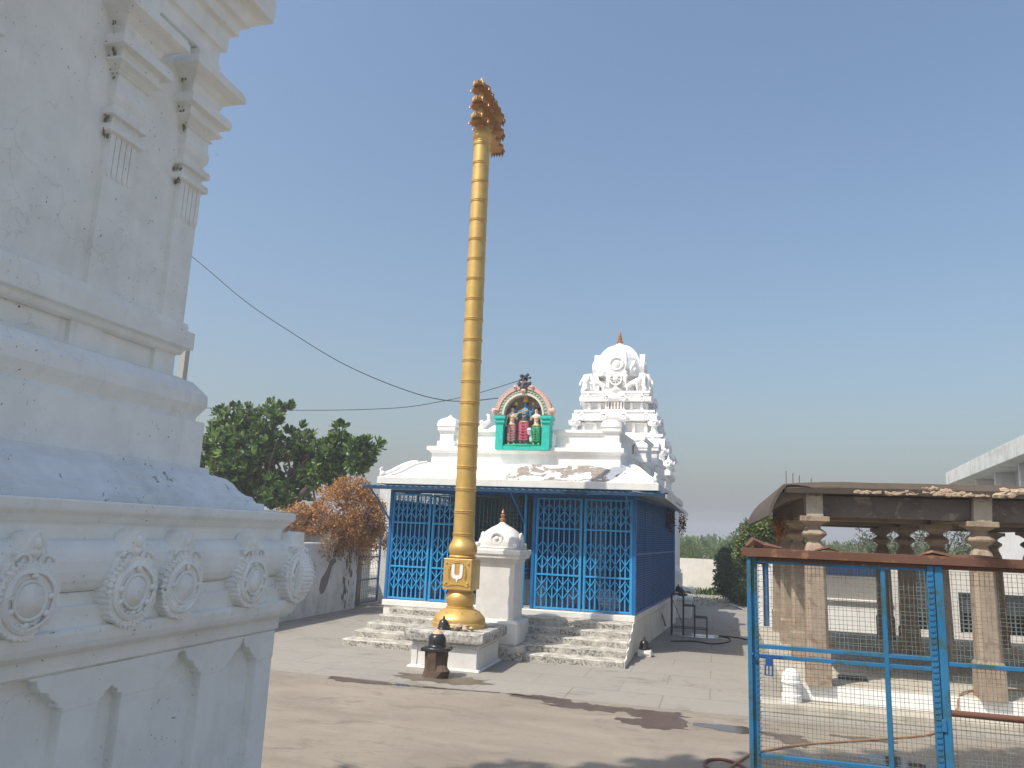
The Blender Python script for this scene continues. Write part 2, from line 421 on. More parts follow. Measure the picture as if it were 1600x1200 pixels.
def leaves(mb, c, n, spread, size, rnd, up=.3, shape=1.0, bend=.25, squash=(1, 1, 1), shell=.0):
    for _ in range(n):
        while True:
            d = Vector((rnd.uniform(-1, 1), rnd.uniform(-1, 1), rnd.uniform(-1, 1)))
            if shell < d.length <= 1: break
        p = Vector(c)+Vector((d.x*squash[0], d.y*squash[1], d.z*squash[2]))*spread
        leaf(mb, p, Vector((rnd.gauss(0, 1), rnd.gauss(0, 1), rnd.gauss(up, 1))), size*rnd.uniform(.7, 1.3), rnd, shape, bend)
def leaf(mb, p, d, size, rnd, shape=1.0, bend=.25):
    d = d.normalized(); s_ = d.cross(Vector((rnd.gauss(0, 1), rnd.gauss(0, 1), rnd.gauss(0, 1)))).normalized()
    nrm = d.cross(s_); wd = size*.24*shape
    a = p; b = p+d*size*.55+s_*wd-nrm*size*bend*.12; c = p+d*size-nrm*size*bend; e = p+d*size*.55-s_*wd-nrm*size*bend*.12
    mb.add([a, b, c, e], [(0, 1, 2), (0, 2, 3)])

# ================================================================== SETTING
g = MB(); g.add([(-440, -30, 0), (440, -30, 0), (440, 880, 0), (-440, 880, 0)], [(0, 1, 2, 3)])
g.build('ground', 'ground', kind='structure')

def puddle(name, pts, label, mat='wet', z=.004, group=None, seed=1, rough=.035):
    """thin wet patch with a ragged outline"""
    rnd = random.Random(seed); out = []
    n = len(pts)
    for i in range(n):
        a, b = Vector(pts[i]), Vector(pts[(i+1) % n]); L = (b-a).length; k = max(2, int(L/.035))
        for j in range(k):
            t = j/k; q = a.lerp(b, t)
            e = rough*(mnoise.noise(Vector((q.x*7+seed, q.y*9, seed)))*1.6+mnoise.noise(Vector((q.x*25+seed, q.y*25, seed)))*.8)
            nn = (b-a).orthogonal().normalized(); out.append((q.x+nn.x*e*2, q.y+nn.y*e))
    mb = MB(); mb.add([(x, y, z) for x, y in out], [tuple(range(len(out)))])
    o = mb.build(name, mat); tag(o, label, 'puddle', group, None); return o
PG = 'wet patches on the courtyard floor'
puddle('puddle', [(-3.0, 11.42), (-2.25, 11.53), (-1.9, 11.25), (-1.2, 11.22), (-.42, 11.22), (-.40, 10.30), (-.62, 10.22), (-1.0, 10.32), (-1.28, 10.5), (-.95, 10.72), (-1.15, 10.95), (-1.6, 10.85), (-2.3, 10.98), (-2.1, 11.15), (-2.55, 11.2)], 'largest brown wet patch, lying in front of the right flight of steps', group=PG, seed=3, rough=.075)
puddle('puddle', [(-5.75, 11.44), (-4.75, 11.36), (-4.65, 11.2), (-5.45, 11.12), (-5.7, 11.25)], 'small brown wet patch left of the black stone stump', group=PG, seed=5, rough=.04)
puddle('puddle', [(-4.66, 11.35), (-3.85, 11.36), (-3.05, 11.43), (-3.05, 11.40), (-3.9, 11.27), (-4.64, 11.22)], 'thin shiny water trickle running past the foot of the stone stump', 'puddle', group=PG, seed=8, rough=.012)
puddle('puddle', [(-.30, 10.75), (.32, 10.83), (.5, 10.55), (.3, 10.42), (0.02, 10.46), (-.28, 10.62)], 'grey sky reflecting puddle beside the tall blue gate post', 'puddle', group=PG, seed=11, rough=.015)
puddle('puddle', [(.45, 10.65), (.95, 10.62), (1.1, 10.3), (1.0, 10.05), (.75, 10.2), (.62, 10.45)], 'brown wet patch behind the mesh gate near its latch', group=PG, seed=14)
puddle('puddle', [(1.35, 10.85), (1.9, 10.92), (2.1, 10.75), (1.6, 10.7)], 'slim brown wet patch just in front of the pillared hall step', group=PG, seed=15)
puddle('puddle', [(1.5, 10.0), (1.95, 10.1), (2.3, 9.7), (2.2, 9.3), (1.9, 9.5), (1.6, 9.75)], 'dark wet patch under the orange hose in the shade', 'puddle', group=PG, seed=19)
puddle('puddle', [(-4.85, 12.25), (-4.2, 12.35), (-3.7, 12.3), (-3.35, 11.95), (-3.8, 11.7), (-4.5, 11.72), (-4.9, 11.9)], 'yellowish oil stain spread round the stone stump', 'oil', z=.002, group=PG, seed=21, rough=.06)
puddle('puddle', [(-1.0, 20.35), (-.2, 20.45), (.15, 20.2), (.1, 19.8), (-.5, 19.7), (-1.05, 19.85)], 'bright wet patch under the stepped black iron lamp stand', 'puddle', group=PG, seed=23)

# ================================================================== GATEWAY (left, near)
def mold(mb, prof, x1, y1, x0, y0):     # profile measured from face x1 / back face y1
    return mb.sweep(prof, x0, x1, y0, y1)
FX, FY = -2.978, 5.0
gt = thing('gateway_tower', 'tall white temple gateway with moulded cornices and round medallions, close by on the left', 'gateway', (-5.0, 1.0, 0))
X0, Y0 = -6.4, -1.6
def gs(prof, name, mat='gate_white', bevel=.006):
    xa = X0 if prof[-1][1] < 3.0 else -4.5
    mb = MB(); mb.sweep(prof, xa, FX, Y0, FY); return mb.build(name, mat, gt, bevel=bevel)
gs([(.25, 0), (.25, .22), (.12, .3), (.12, .45), (0, .5), (0, .52)], 'base')
gs([(-.06, .50), (-.06, 1.565)], 'pedestal_wall')
gs([(0.0, 1.563), (.0, 1.572), (.019, 1.574), (.019, 1.65), (.054, 1.656), (.082, 1.68), (.095, 1.71), (.1, 1.75), (.098, 1.77), (.062, 1.778), (.062, 1.87), (.035, 1.876), (.03, 1.93), (.04, 1.934)], 'lower_moulding')
gs([(.0, 1.93), (.035, 1.937), (.06, 1.955), (.078, 1.99), (.085, 2.03), (.085, 2.08), (.075, 2.12), (.055, 2.15), (.03, 2.17), (0., 2.18)], 'roll_moulding')
gs([(-.006, 2.175), (-.006, 2.25), (.01, 2.262), (.03, 2.29), (.055, 2.314), (.058, 2.364), (-.09, 2.37)], 'cornice')
gs([(-.105, 2.366), (-.107, 2.42), (-.155, 2.426), (-.16, 2.438), (-.165, 2.462), (-.2, 2.472), (-.235, 2.50), (-.264, 2.545), (-.30, 2.577), (-.36, 2.597), (-.383, 2.598), (-.385, 2.639), (-.43, 2.645)], 'sloping_ledge', 'gate_top')
gs([(-.43, 2.64), (-.43, 2.951)], 'upper_pedestal_wall')
gs([(-.47, 2.949), (-.475, 2.975), (-.427, 3.06), (-.43, 3.135), (-.504, 3.221), (-.594, 3.255)], 'faceted_moulding')
gs([(-.632, 3.24), (-.632, 3.40)], 'recessed_band')
gs([(-.60, 3.397), (-.572, 3.408), (-.561, 3.44), (-.522, 3.446), (-.522, 3.565), (-.556, 3.572), (-.56, 3.625), (-.63, 3.63)], 'ledge_moulding')
gs([(-.622, 3.62), (-.622, 5.62)], 'upper_wall')
gs([(-.57, 5.61), (-.57, 5.727), (-.537, 5.74), (-.533, 5.89), (-.486, 5.90), (-.487, 5.989), (-.434, 6.0), (-.425, 6.05), (-.406, 6.084), (-.375, 6.10), (-.316, 6.11), (-.316, 6.30), (-.5, 6.32), (-.5, 6.42)], 'top_cornice')
# raised pilasters of the pedestal with stepped bracket heads
for a, b in ((.9, 1.12), (1.5, 1.72), (2.42, 2.64), (3.20, 3.42), (3.58, 3.82), (4.23, 4.45), (4.81, 5.0)):
    mb = MB(); last = b > 4.99
    mb.box(FX-.07, FX-(0 if not last else .0), a, b if not last else FY, .51, 1.5)
    br = [(-.004, 1.38), (-.004, 1.40), (-.035, 1.405), (-.035, 1.425), (-.06, 1.435), (-.085, 1.455), (-.10, 1.48), (-.145, 1.492), (-.165, 1.52), (-.175, 1.545), (-.215, 1.55), (-.22, 1.5625)]
    poly = [(a+u, v) for u, v in br]
    if last: poly += [(b+.003, 1.5625), (b+.003, 1.38)]
    elif 1: poly += [(b-u, v) for u, v in reversed(br)]
    mb2 = MB(); off = {.9: 0, 1.5: 1, 2.42: 0, 3.2: 1, 3.58: 2, 4.23: 3, 4.81: 4}[a]*.0006
    mb2.prism(poly, lambda u, v, t: (t, u, v), FX-.07, FX+.002+off)
    mb.add(mb2.v, mb2.f)
    mb.build('pilaster', 'gate_white', gt, bevel=.004)
mb = MB()
for a, b in ((4.81-1.3, 0), ):
    pass
for xa in (FX-.22, FX-.9, FX-1.5):       # pedestal pilasters of the rear face
    mb.box(xa, xa+(.0 if xa > FX-.23 else .22)+(.218 if xa > FX-.23 else 0), FY-.07, FY-.002, .51, 1.561)
mb.build('rear_pilasters', 'gate_white', gt)
# little posts in the recessed band
for a, b in ((2.5, 2.74), (3.5, 3.74), (4.2, 4.40)):
    mb = MB(); mb.box(FX-.64, FX-.603, a, b, 3.245, 3.402); mb.build('band_post', 'gate_white', gt, bevel=.003)
# upper pilasters with vase and abacus capitals
def cap_pil(a, b, ext_back):
    p0 = FX-.583
    mb = MB(); mb.box(FX-.66, p0, a, b, 3.628, 4.60)
    sh = mb.build('pilaster_shaft', 'gate_white', gt, bevel=.004)
    fl = MB()
    n = 5; wv = (b-a)/n
    for i in range(n):                    # fluted neck with scalloped foot
        y = a+wv*(i+.5)
        poly = [(y-wv*.42, 4.598), (y-wv*.42, 4.36), (y-wv*.3, 4.335), (y, 4.32), (y+wv*.3, 4.335), (y+wv*.42, 4.36), (y+wv*.42, 4.598)]
        fl.prism(poly, lambda u, v, t: (t, u, v), p0-.01, p0+.009)
    fl.build('fluting', 'gate_white', sh)
    prof = [(0, 4.589), (.037, 4.600), (.037, 4.645), (.004, 4.65), (.004, 4.70), (.038, 4.705), (.038, 4.752), (.005, 4.757), (.002, 4.79), (.02, 4.83), (.024, 4.88), (.012, 4.93), (.01, 4.985), (.03, 4.99), (.03, 5.0), (.012, 5.003), (.045, 5.035), (.075, 5.05), (.075, 5.068), (.055, 5.075), (.06, 5.125), (.112, 5.13), (.112, 5.197), (.05, 5.2), (.045, 5.25), (.06, 5.30), (.10, 5.34), (.168, 5.375), (.168, 5.425), (.155, 5.43), (.155, 5.452), (.02, 5.46)]
    mb = MB(); mb.sweep(prof, FX-.75, p0, a, b); mb.build('capital', 'gate_white', gt, bevel=.004)
    mb = MB(); mb.prism([(a+.04, 5.45), (b-.04, 5.45), (b+.02, 5.60), (a-.02, 5.60)], lambda u, v, t: (t, u, v), FX-.64, p0+.03)
    mb.build('capital_bracket', 'gate_white', gt)
for a, b in ((1.2, 1.42), (2.50, 2.73), (3.55, 3.77), (4.20, 4.417)):
    cap_pil(a, b, 0)
mb = MB(); rnd = random.Random(17)
for a in (2.50, 3.55, 4.20):
    for zc, ex in ((5.33, .07), (5.09, .03), (4.99, .02), (4.70, .01), (4.60, .01), (5.12, .05)):
        for k in range(5):
            mb.lump((FX-.60+rnd.uniform(-.015, .03), a-ex-rnd.uniform(0, .03), zc+rnd.uniform(-.05, .02)), rnd.uniform(.003, .010), k, 6, .8, 1, .8, 2.2)
    for k in range(10): mb.lump((FX-.617, a+rnd.uniform(-.2, .5), rnd.uniform(4.0, 5.5)), rnd.uniform(.003, .007), k, 5, .6, .5)
mb.build('cobweb_dirt', plain('brown_cobweb_dirt', (.26, .22, .17), .95), gt)
# round leaf-edged medallions on the roll moulding
def medallion(pos, ang, seed):
    """built facing +X at the origin, then turned and placed"""
    rr_ = random.Random(seed*13+5); ro = rr_.uniform(-.05, .05); kk = rr_.uniform(.97, 1.05)
    def tf(p):
        x, y, z = p
        y, z = (y*cos(ro)-z*sin(ro))*kk, (y*sin(ro)+z*cos(ro))*kk
        nv = Vector((x*9+seed*5, y*11, z*11)); nv2 = Vector((x*30+seed, y*42, z*42))
        x += .010*mnoise.noise(nv)+.005*mnoise.noise(nv2); y += .008*mnoise.noise(nv+Vector((5, 0, 0)))+.003*mnoise.noise(nv2+Vector((7, 0, 0))); z += .008*mnoise.noise(nv+Vector((0, 5, 0)))+.003*mnoise.noise(nv2+Vector((0, 7, 0)))
        return (pos[0]+x*cos(ang)-y*sin(ang), pos[1]+x*sin(ang)+y*cos(ang), pos[2]+z)
    cz = 0; mb = MB()
    N = 34; poly = []
    for i in range(N):
        for k, rr in ((0, .163), (.3, .170), (.72, .170), (.86, .163)):
            th = 2*pi*(i+k)/N; jit = 1+.012*sin(seed+i*2.1)
            poly.append((rr*jit*cos(th)*.99, rr*jit*sin(th)))
    mb.prism(poly, lambda u, v, t: (t, u, v), -.06, .085)
    crown = [(-.13, .10), (-.12, .15), (-.085, .17), (-.095, .20), (-.06, .215), (-.045, .25), (-.03, .285), (.0, .30), (.035, .298), (.045, .25), (.06, .215), (.085, .20), (.08, .17), (.12, .15), (.13, .10), (.06, .05), (-.06, .05)]
    mb.prism(crown, lambda u, v, t: (t, u, v), -.05, .07)
    md = mb.build('medallion', 'gate_white', gt, bevel=.006, tf=tf)
    d = MB()
    def ring(r, t, x, cy=0, czz=0, a0=0, a1=2*pi, sx=.99):
        k = 26; pts = [(x, cy+r*sx*cos(a0+(a1-a0)*i/k), czz+r*sin(a0+(a1-a0)*i/k)) for i in range(k+(0 if a1-a0 > 6.2 else 1))]
        d.tube(pts, t, 6, close=(a1-a0 > 6.2))
    ring(.132, .012, .085); ring(.125, .008, .092)
    ring(.082, .010, .088)
    d.lathe([(.0, 0), (.075, 0), (.07, .012), (0.001, .016)], 0, 0, 0, 24, tf=lambda p: (.083+p[2], p[0]*.99, p[1]))
    rnd = random.Random(seed)
    for th in (.15, 3.0, -1.57, 1.57, -.5, 3.6):    # beads and leaf knots between the rings
        d.ball((.088, .107*.99*cos(th), .107*sin(th)), .017, 8, 1, 1.2, 1)
    for i in range(40):
        th = 2*pi*i/40
        d.ball((.083, .152*.99*cos(th), .152*sin(th)), .005*(1+.3*sin(i*1.7)), 6)
    for sgn in (-1, 1):
        pts = [(.075, sgn*(.035+.05*(1-i/16)*cos(i*.55))+sgn*.02, .165+.035*(1-i/20)*sin(i*.55)) for i in range(14)]
        d.tube(pts, .0085, 6)
        d.ball((.075, sgn*.018, -.112), .014, 8)
        pts = [(.088, sgn*(.03+.028*(1-i/14)*cos(i*.6)), -.118+.026*(1-i/14)*sin(i*.6)) for i in range(12)]
        d.tube(pts, .006, 5)
    d.ball((.07, 0, .24), .026, 10, .7, .8, 1.2); d.ball((.065, 0, .20), .03, 10, .6, 1, .8)
    for i in range(7):                    # short leaves raked round the left shoulder
        th = 2.1+i*.17
        a = Vector((.07, .13*cos(th), .14*sin(th))); b = Vector((.07, .175*cos(th), .185*sin(th)))
        d.tube([a, (a+b)/2+Vector((.015, 0, 0)), b], .010, 5)
    d.build('medallion_relief', 'gate_white', md, smooth='full', tf=tf)
for i, y in enumerate((1.5, 2.15, 2.79, 3.42, 3.80, 4.48, 5.05)):
    medallion((FX+.045, y, 1.925), 0, i)
medallion((FX+.03, FY+.045, 1.925), pi/2, 9); medallion((FX-.6, FY+.045, 1.925), pi/2, 10)
# outer pier of the gateway, behind the camera
gr = thing('gateway_pier', 'plain white outer pier of the entrance gateway on the side away from the temple', 'gateway', (-7, -6, 0))
mb = MB(); mb.box(-9, -3.1, -8, -1.7, 0, 6.2); mb.build('pier_wall', 'gate_white', gr)
mb = MB(); mb.sweep([(0, 6.2), (.3, 6.3), (.3, 6.6), (-.4, 6.7)], -9, -3.1, -8, -1.7); mb.build('cornice', 'gate_white', gr)

# ================================================================== TEMPLE
SK = .075
def tk(p):                                 # the hall is not quite square on plan: it drifts right towards the back
    x, y, z = p
    return (x+SK*max(0, y-16.2), y, z)
tp = thing('temple', 'white temple with blue grilled porch, peeling curved eave and ornate tower behind', 'temple', (-4.3, 16.2, 0))
mb = MB()
mb.box(-7.0, -1.6, 16.1, 22.9, 0, .62)
mb.sweep([(.0, .62), (.03, .63), (.03, .745), (.0, .75)], -7.0, -1.6, 16.1, 22.9)
mb.build('plinth', 'plinth', tp, bevel=.01, tf=tk)
for x0, x1 in ((-7.06, -4.72), (-3.88, -1.6)):
    mb = MB()
    rj = random.Random(int(x0*10))
    for i in range(5):
        yf = 14.37+.345*i; z = .125*(i+1)
        e = -.06*(4-i) if x0 < -5 else 0
        xa = x0+.36-.09*(4-i) if x0 < -5 else x0+.01*i
        xs = [xa+(x1-xa)*k/12 for k in range(13)]; top = []
        for k, x in enumerate(xs):
            top.append((x, yf+rj.uniform(-.012, .012), z+rj.uniform(-.008, .004)))
        vs = [(t[0], t[1]+.012, z-.125-(.02 if i == 0 else 0)) for t in top]+[(t[0], t[1]-.006, z-.02) for t in top]+[(t[0], t[1]+.014, z) if 1 else t for t in top]+[(t[0], 16.12, z) for t in top]
        n = 13; fs = []
        for k in range(12):
            for q in range(3): fs.append((q*n+k, q*n+k+1, (q+1)*n+k+1, (q+1)*n+k))
        fs += [(0, n, 2*n, 3*n), (n-1, 4*n-1, 3*n-1, 2*n-1)]
        mb.add(vs, fs)
        mb.box(xa, x1-.0, yf+.05, 16.11, z-.14 if i else 0, z-.004)
    mb.build('steps', 'step', tp)
mb = MB()                                   # whitewashed cheek wall at the right of the right flight
mb.prism([(14.40, -.01), (16.11, -.01), (16.11, .62), (15.79, .62), (15.75, .5), (15.45, .49), (15.41, .375), (15.10, .365), (15.06, .25), (14.76, .24), (14.72, .12), (14.40, .12)], lambda u, v, t: (t, u, v), -1.598, -1.575)
mb.build('cheek_wall', 'plinth', tp)

# --- interior
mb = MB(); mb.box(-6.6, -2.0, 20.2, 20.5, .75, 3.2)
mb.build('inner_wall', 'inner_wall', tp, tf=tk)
mb = MB(); mb.box(-4.9, -3.7, 20.13, 20.19, .76, 2.9); mb.build('doorway', 'room_shade', tp, tf=tk)  # flat dark panel stands for the unlit opening
mb = MB(); mb.box(-3.35, -2.6, 20.14, 20.19, .76, 2.7); mb.build('doorway', 'room_shade', tp, tf=tk)
for x, y in ((-5.9, 17.6), (-2.6, 17.6), (-5.2, 19.2), (-3.4, 19.2)):
    mb = MB(); mb.lathe([(.2, .751), (.2, 1.1), (.15, 1.15), (.15, 2.6), (.2, 2.7), (.26, 2.8), (.26, 3.2)], x, y, 0, sq=True)
    mb.build('pillar', 'inner_wall', tp, bevel=.01, tf=tk)
for x, mt_ in ((-6.3, 'maroon_cloth'), (-5.7, 'red_cloth'), (-2.9, 'maroon_cloth'), (-2.2, 'cream')):
    mb = MB(); mb.lump((x, 17.0, .95), .24, int(x*7), 14, .35, 1.1, .7, .9); mb.build('cloth_bundle', mt_, tp, smooth=True)
mb = MB(); mb.box(-5.0, -3.6, 16.85, 16.95, .755, 1.3); mb.build('stone_rail', 'inner_wall', tp, tf=tk)

# --- blue steel porch: frame, mesh, folding gates
Yg = 16.2
def fgrid(mb, x0, x1, z0, z1, dx, dz, y, r):
    n = max(1, round((x1-x0)/dx))
    for i in range(n+1): mb.bar((x0+(x1-x0)*i/n, y, z0), (x0+(x1-x0)*i/n, y, z1), r)
    n = max(1, round((z1-z0)/dz))
    for i in range(n+1): mb.bar((x0, y+r, z0+(z1-z0)*i/n), (x1, y+r, z0+(z1-z0)*i/n), r)
def leafgate(x0, x1, label=None):
    """one leaf of a folding scissor gate: frame rails, upright flats, crossed flats"""
    fr = MB(); zt, z2, z1, zb = 3.03, 2.41, 1.46, .79
    for z in (zt, z2, z1, zb): fr.box(x0, x1, Yg-.022, Yg+.018, z-.018, z+.018)
    fr.box(x0, x0+.045, Yg-.025, Yg+.02, .77, 3.05); fr.box(x1-.045, x1, Yg-.025, Yg+.02, .77, 3.05)
    go = fr.build('folding_gate', 'blue_light', tp, bevel=.004)
    ba = MB(); n = round((x1-x0-.09)/.108); xs = [x0+.045+(x1-x0-.09)*i/n for i in range(n+1)]
    for i, x in enumerate(xs):
        for za, zc in ((zb, z1), (z1, z2), (z2, zt)):
            ba.box(x-.014, x+.014, Yg-.006, Yg-.001, za+.02, zc-.02)
    ba.build('upright_bars', 'blue_light', go)
    for za, h, n2 in ((.98, .14, 3), (1.58, .14, 4), (2.50, .14, 3)):
        cr = MB()
        for i in range(n):
            for k in range(n2):
                a, b = za+h*k, za+h*(k+1)
                y_ = Yg-.012 if (i+k) % 2 else Yg+.004
                (xa, xb) = (xs[i], xs[i+1]) if (i+k) % 2 else (xs[i+1], xs[i])
                cr.tube([(xa, y_, a), (xb, y_, b)], .0125, 4)
        cr.build('scissor_bars', 'blue_light', go)
    bk = MB(); fgrid(bk, x0+.05, x1-.05, .80, 1.45, .055, .055, Yg+.045, .0055); fgrid(bk, x0+.05, x1-.05, 1.5, 3.0, .055, .055, Yg+.045, .0055)
    bk.build('rear_mesh', 'blue_dark', go)
leafgate(-6.98, -6.06); leafgate(-6.02, -5.12); leafgate(-3.68, -2.69); leafgate(-2.65, -1.64)
for x in (-7.0, -5.07, -3.72, -1.6):
    mb = MB(); mb.box(x-.035, x+.035, Yg-.045, Yg+.055, .751, 3.13); mb.build('post', 'blue', tp, bevel=.005)
for x in (-5.25, -3.9):
    mb = MB(); mb.tube([(x, 16.12, .76), (x, 16.12, 3.1)], .03, 8); mb.build('post', 'blue_light', tp, smooth=True)
mb = MB(); fgrid(mb, -5.03, -3.76, .78, 3.1, .085, .085, Yg+.02, .006); mb.build('centre_mesh', 'wire_teal', tp)
mb = MB(); mb.box(-7.03, -1.57, Yg-.04, Yg+.03, 3.06, 3.13); mb.build('top_rail', 'blue_dark', tp)
mb = MB(); fgrid(mb, -7.0, -1.6, 3.132, 3.21, .07, .035, Yg+.05, .004); mb.build('ventilator_mesh', 'wire', tp)
def side_panel(x):
    mb = MB()
    for i in range(6):
        y = 16.26+i*1.25; mb.box(x-.02, x+.02, y-.02, y+.02, .751, 3.12)
    for z in (.77, 1.95, 3.1): mb.box(x-.016, x+.016, 16.25, 22.55, z-.02, z+.02)
    fr = mb.build('side_grille', 'blue', tp, tf=tk)
    gm = MB()
    for i in range(126): y = 16.27+i*.05; gm.bar((x, y, .78), (x, y, 3.1), .0045)
    for i in range(46): z = .8+i*.05; gm.bar((x+.006, 16.27, z), (x+.006, 22.52, z), .0045)
    gm.build('side_mesh', 'blue', fr, tf=tk)
side_panel(-1.6); side_panel(-7.0)
for i in range(5):                          # blue sheets lining the side grilles
    mb = MB(); mb.box(-1.64, -1.632, 16.29+i*1.25, 17.49+i*1.25, .79, 3.08); mb.build('side_sheet', 'blue', tp, tf=tk)
    mb = MB(); mb.box(-7.03, -7.022, 16.29+i*1.25, 17.49+i*1.25, .79, 2.9); mb.build('side_sheet', 'blue', tp, tf=tk)
# canopy sheet and struts
mb = MB(); 
def corr(mb, x0, x1, y0, y1, z, slope_y=0, n=60, amp=.012):
    top = []
    for i in range(n+1):
        x = x0+(x1-x0)*i/n; dz = amp*cos(i*pi*.5*2)
        top.append((x, dz))
    vs = [(x, y0, z+dz) for x, dz in top]+[(x, y1, z+dz+slope_y) for x, dz in top]
    vs += [(x, y0, z+dz-.012) for x, dz in top]+[(x, y1, z+dz+slope_y-.012) for x, dz in top]
    k = n+1; fs = []
    for i in range(n): fs += [(i, i+1, k+i+1, k+i), (2*k+i+1, 2*k+i, 3*k+i, 3*k+i+1), (i, 2*k+i, 2*k+i+1, i+1)]
    mb.add(vs, fs)
corr(mb, -7.42, -.94, 15.5, 16.5, 3.175, .045, 88)
cn = mb.build('canopy_sheet', 'sheet_blue', tp)
mb = MB(); mb.box(-7.42, -.95, 15.49, 15.53, 3.10, 3.158); mb.box(-7.42, -.95, 15.8, 15.83, 3.12, 3.15)
mb.build('canopy_edge_bar', 'dark_eave_blue', cn)
for x in (-7.0, -3.9, -1.62):
    mb = MB(); sx = -.0
    x2 = {-7.0: -7.25, -3.9: -4.1, -1.62: -1.72}[x]
    mb.tube([(x, 16.14, 2.45), (x2, 15.55, 3.11)], .02, 4); mb.build('strut', 'blue', tp)
mb = MB()
mb.add([(-1.6, 15.5, 3.205), (-.94, 15.5, 3.13), (-.80, 23.8, 3.03), (-1.2, 23.8, 3.14), (-1.6, 15.5, 3.19), (-.94, 15.5, 3.115), (-.80, 23.8, 3.015), (-1.2, 23.8, 3.125)], [(0, 1, 2, 3), (7, 6, 5, 4), (0, 4, 5, 1), (1, 5, 6, 2), (2, 6, 7, 3), (3, 7, 4, 0)])
sc2 = mb.build('side_canopy', 'sheet', tp)
mb = MB(); mb.add([(-.938, 15.5, 3.15), (-.925, 15.5, 3.15), (-.785, 23.8, 3.07), (-.798, 23.8, 3.07), (-.938, 15.5, 3.07), (-.925, 15.5, 3.07), (-.785, 23.8, 2.98), (-.798, 23.8, 2.98)], [(3, 2, 1, 0), (4, 5, 6, 7), (0, 1, 5, 4), (1, 2, 6, 5), (2, 3, 7, 6), (3, 0, 4, 7)])
mb.build('fascia', 'eave', sc2)
# eave slab and curved peeling roof
EX0, EX1, EY0, EY1 = -7.28, -1.1, 15.9, 23.4
def ek(p):
    x, y, z = p
    return (x+SK*max(0, y-16.2)*(.35+.65*min(1, max(0, (-1.6-x)/2))), y, z)
mb = MB(); mb.sweep([(0, 3.235), (.0, 3.39), (-.1, 3.40)], EX0, EX1, EY0, EY1); mb.build('eave_slab', 'eave', tp, bevel=.012, tf=ek)
prof = [(-.03, 3.395), (-.05, 3.415), (-.12, 3.44), (-.22, 3.50), (-.33, 3.59), (-.44, 3.675), (-.54, 3.73), (-.64, 3.765), (-.76, 3.785), (-1.0, 3.79)]
mb = MB()
rs = []
for p, z in prof:
    r = []; x0, x1, y0, y1 = EX0-p, EX1+p, EY0-p, EY1+p
    for i in range(40): r.append((x0+(x1-x0)*i/40, y0))
    for i in range(30): r.append((x1, y0+(y1-y0)*i/30))
    for i in range(40): r.append((x1-(x1-x0)*i/40, y1))
    for i in range(30): r.append((x0, y1-(y1-y0)*i/30))
    rs.append([(x, y, z+.018*mnoise.noise(Vector((x*3, y*3, z*3)))) for x, y in r])
mb.rings(rs); mb.build('curved_eave_roof', 'peel_roof', tp, smooth=True, tf=ek)
for cx, sx in ((EX0, 1), (EX1, -1)):        # curled ridge and upturned tip at the front corners
    mb = MB()
    pts = [(cx+sx*(.02-p), EY0+.02-p, z+.03) for p, z in prof[1:8]]
    mb.tube(pts, [.035, .045, .05, .055, .055, .05, .03], 8)
    pts2 = [(q[0]+sx*.22, q[1], q[2]+.0) for q in pts]; mb.tube(pts2, [.02, .03, .035, .04, .04, .03, .02], 6)
    mb.ball((cx+sx*.09, EY0+.08, 3.45), .07, 10, 1, 1, 1.1); mb.tube([(cx+sx*.09, EY0+.08, 3.48), (cx+sx*.05, EY0+.06, 3.57), (cx+sx*.09, EY0+.05, 3.61)], [.045, .035, .01], 6)
    mb.build('corner_curl', 'white', tp, smooth=True, tf=ek)
# parapet storey
mb = MB(); mb.sweep([(-.0, 3.7), (0, 4.05), (.03, 4.07), (.05, 4.1), (.09, 4.11), (.09, 4.2), (.0, 4.21)], -6.5, -2.07, 17.0, 23.0)
mb.build('parapet_base', 'white', tp, bevel=.006, tf=tk)
mb = MB()
def wallrun(mb, x0, x1, y0, y1):
    mb.sweep([(0, 4.20), (0, 4.23), (.02, 4.235), (.02, 4.27), (0, 4.275), (0, 4.50), (.035, 4.515), (.035, 4.545), (.06, 4.555), (.06, 4.62), (0, 4.63)], x0, x1, y0, y1)
wallrun(mb, -6.02, -4.86, 17.1, 17.26); wallrun(mb, -3.56, -2.4, 17.1, 17.26)
wallrun(mb, -2.32, -2.16, 17.4, 19.2); wallrun(mb, -6.42, -6.26, 17.4, 22.6)
mb.build('parapet_wall', 'white', tp, bevel=.004, tf=tk)
def turret(cx, cy, z0, k=1.0, top=True, par=None, nm='corner_turret', tfm=tk, mat='white'):
    mb = MB()
    pr = [(.215, 0), (.215, .15), (.17, .155), (.17, .36), (.19, .375), (.19, .39), (.22, .40), (.22, .49), (.235, .495), (.235, .54), (.225, .60), (.19, .66), (.13, .70), (.07, .73), (.035, .77), (.012, .81)]
    if not top: pr = pr[:-5]+[(.21, .60), (.17, .65), (.1, .68), (.02, .69)]
    mb.lathe([(r*k, z*k) for r, z in pr], cx, cy, z0, sq=True)
    return mb.build(nm, mat, par or tp, bevel=.01, tf=tfm)
turret(-6.16, 17.2, 4.18); turret(-2.27, 17.2, 4.18, top=False)
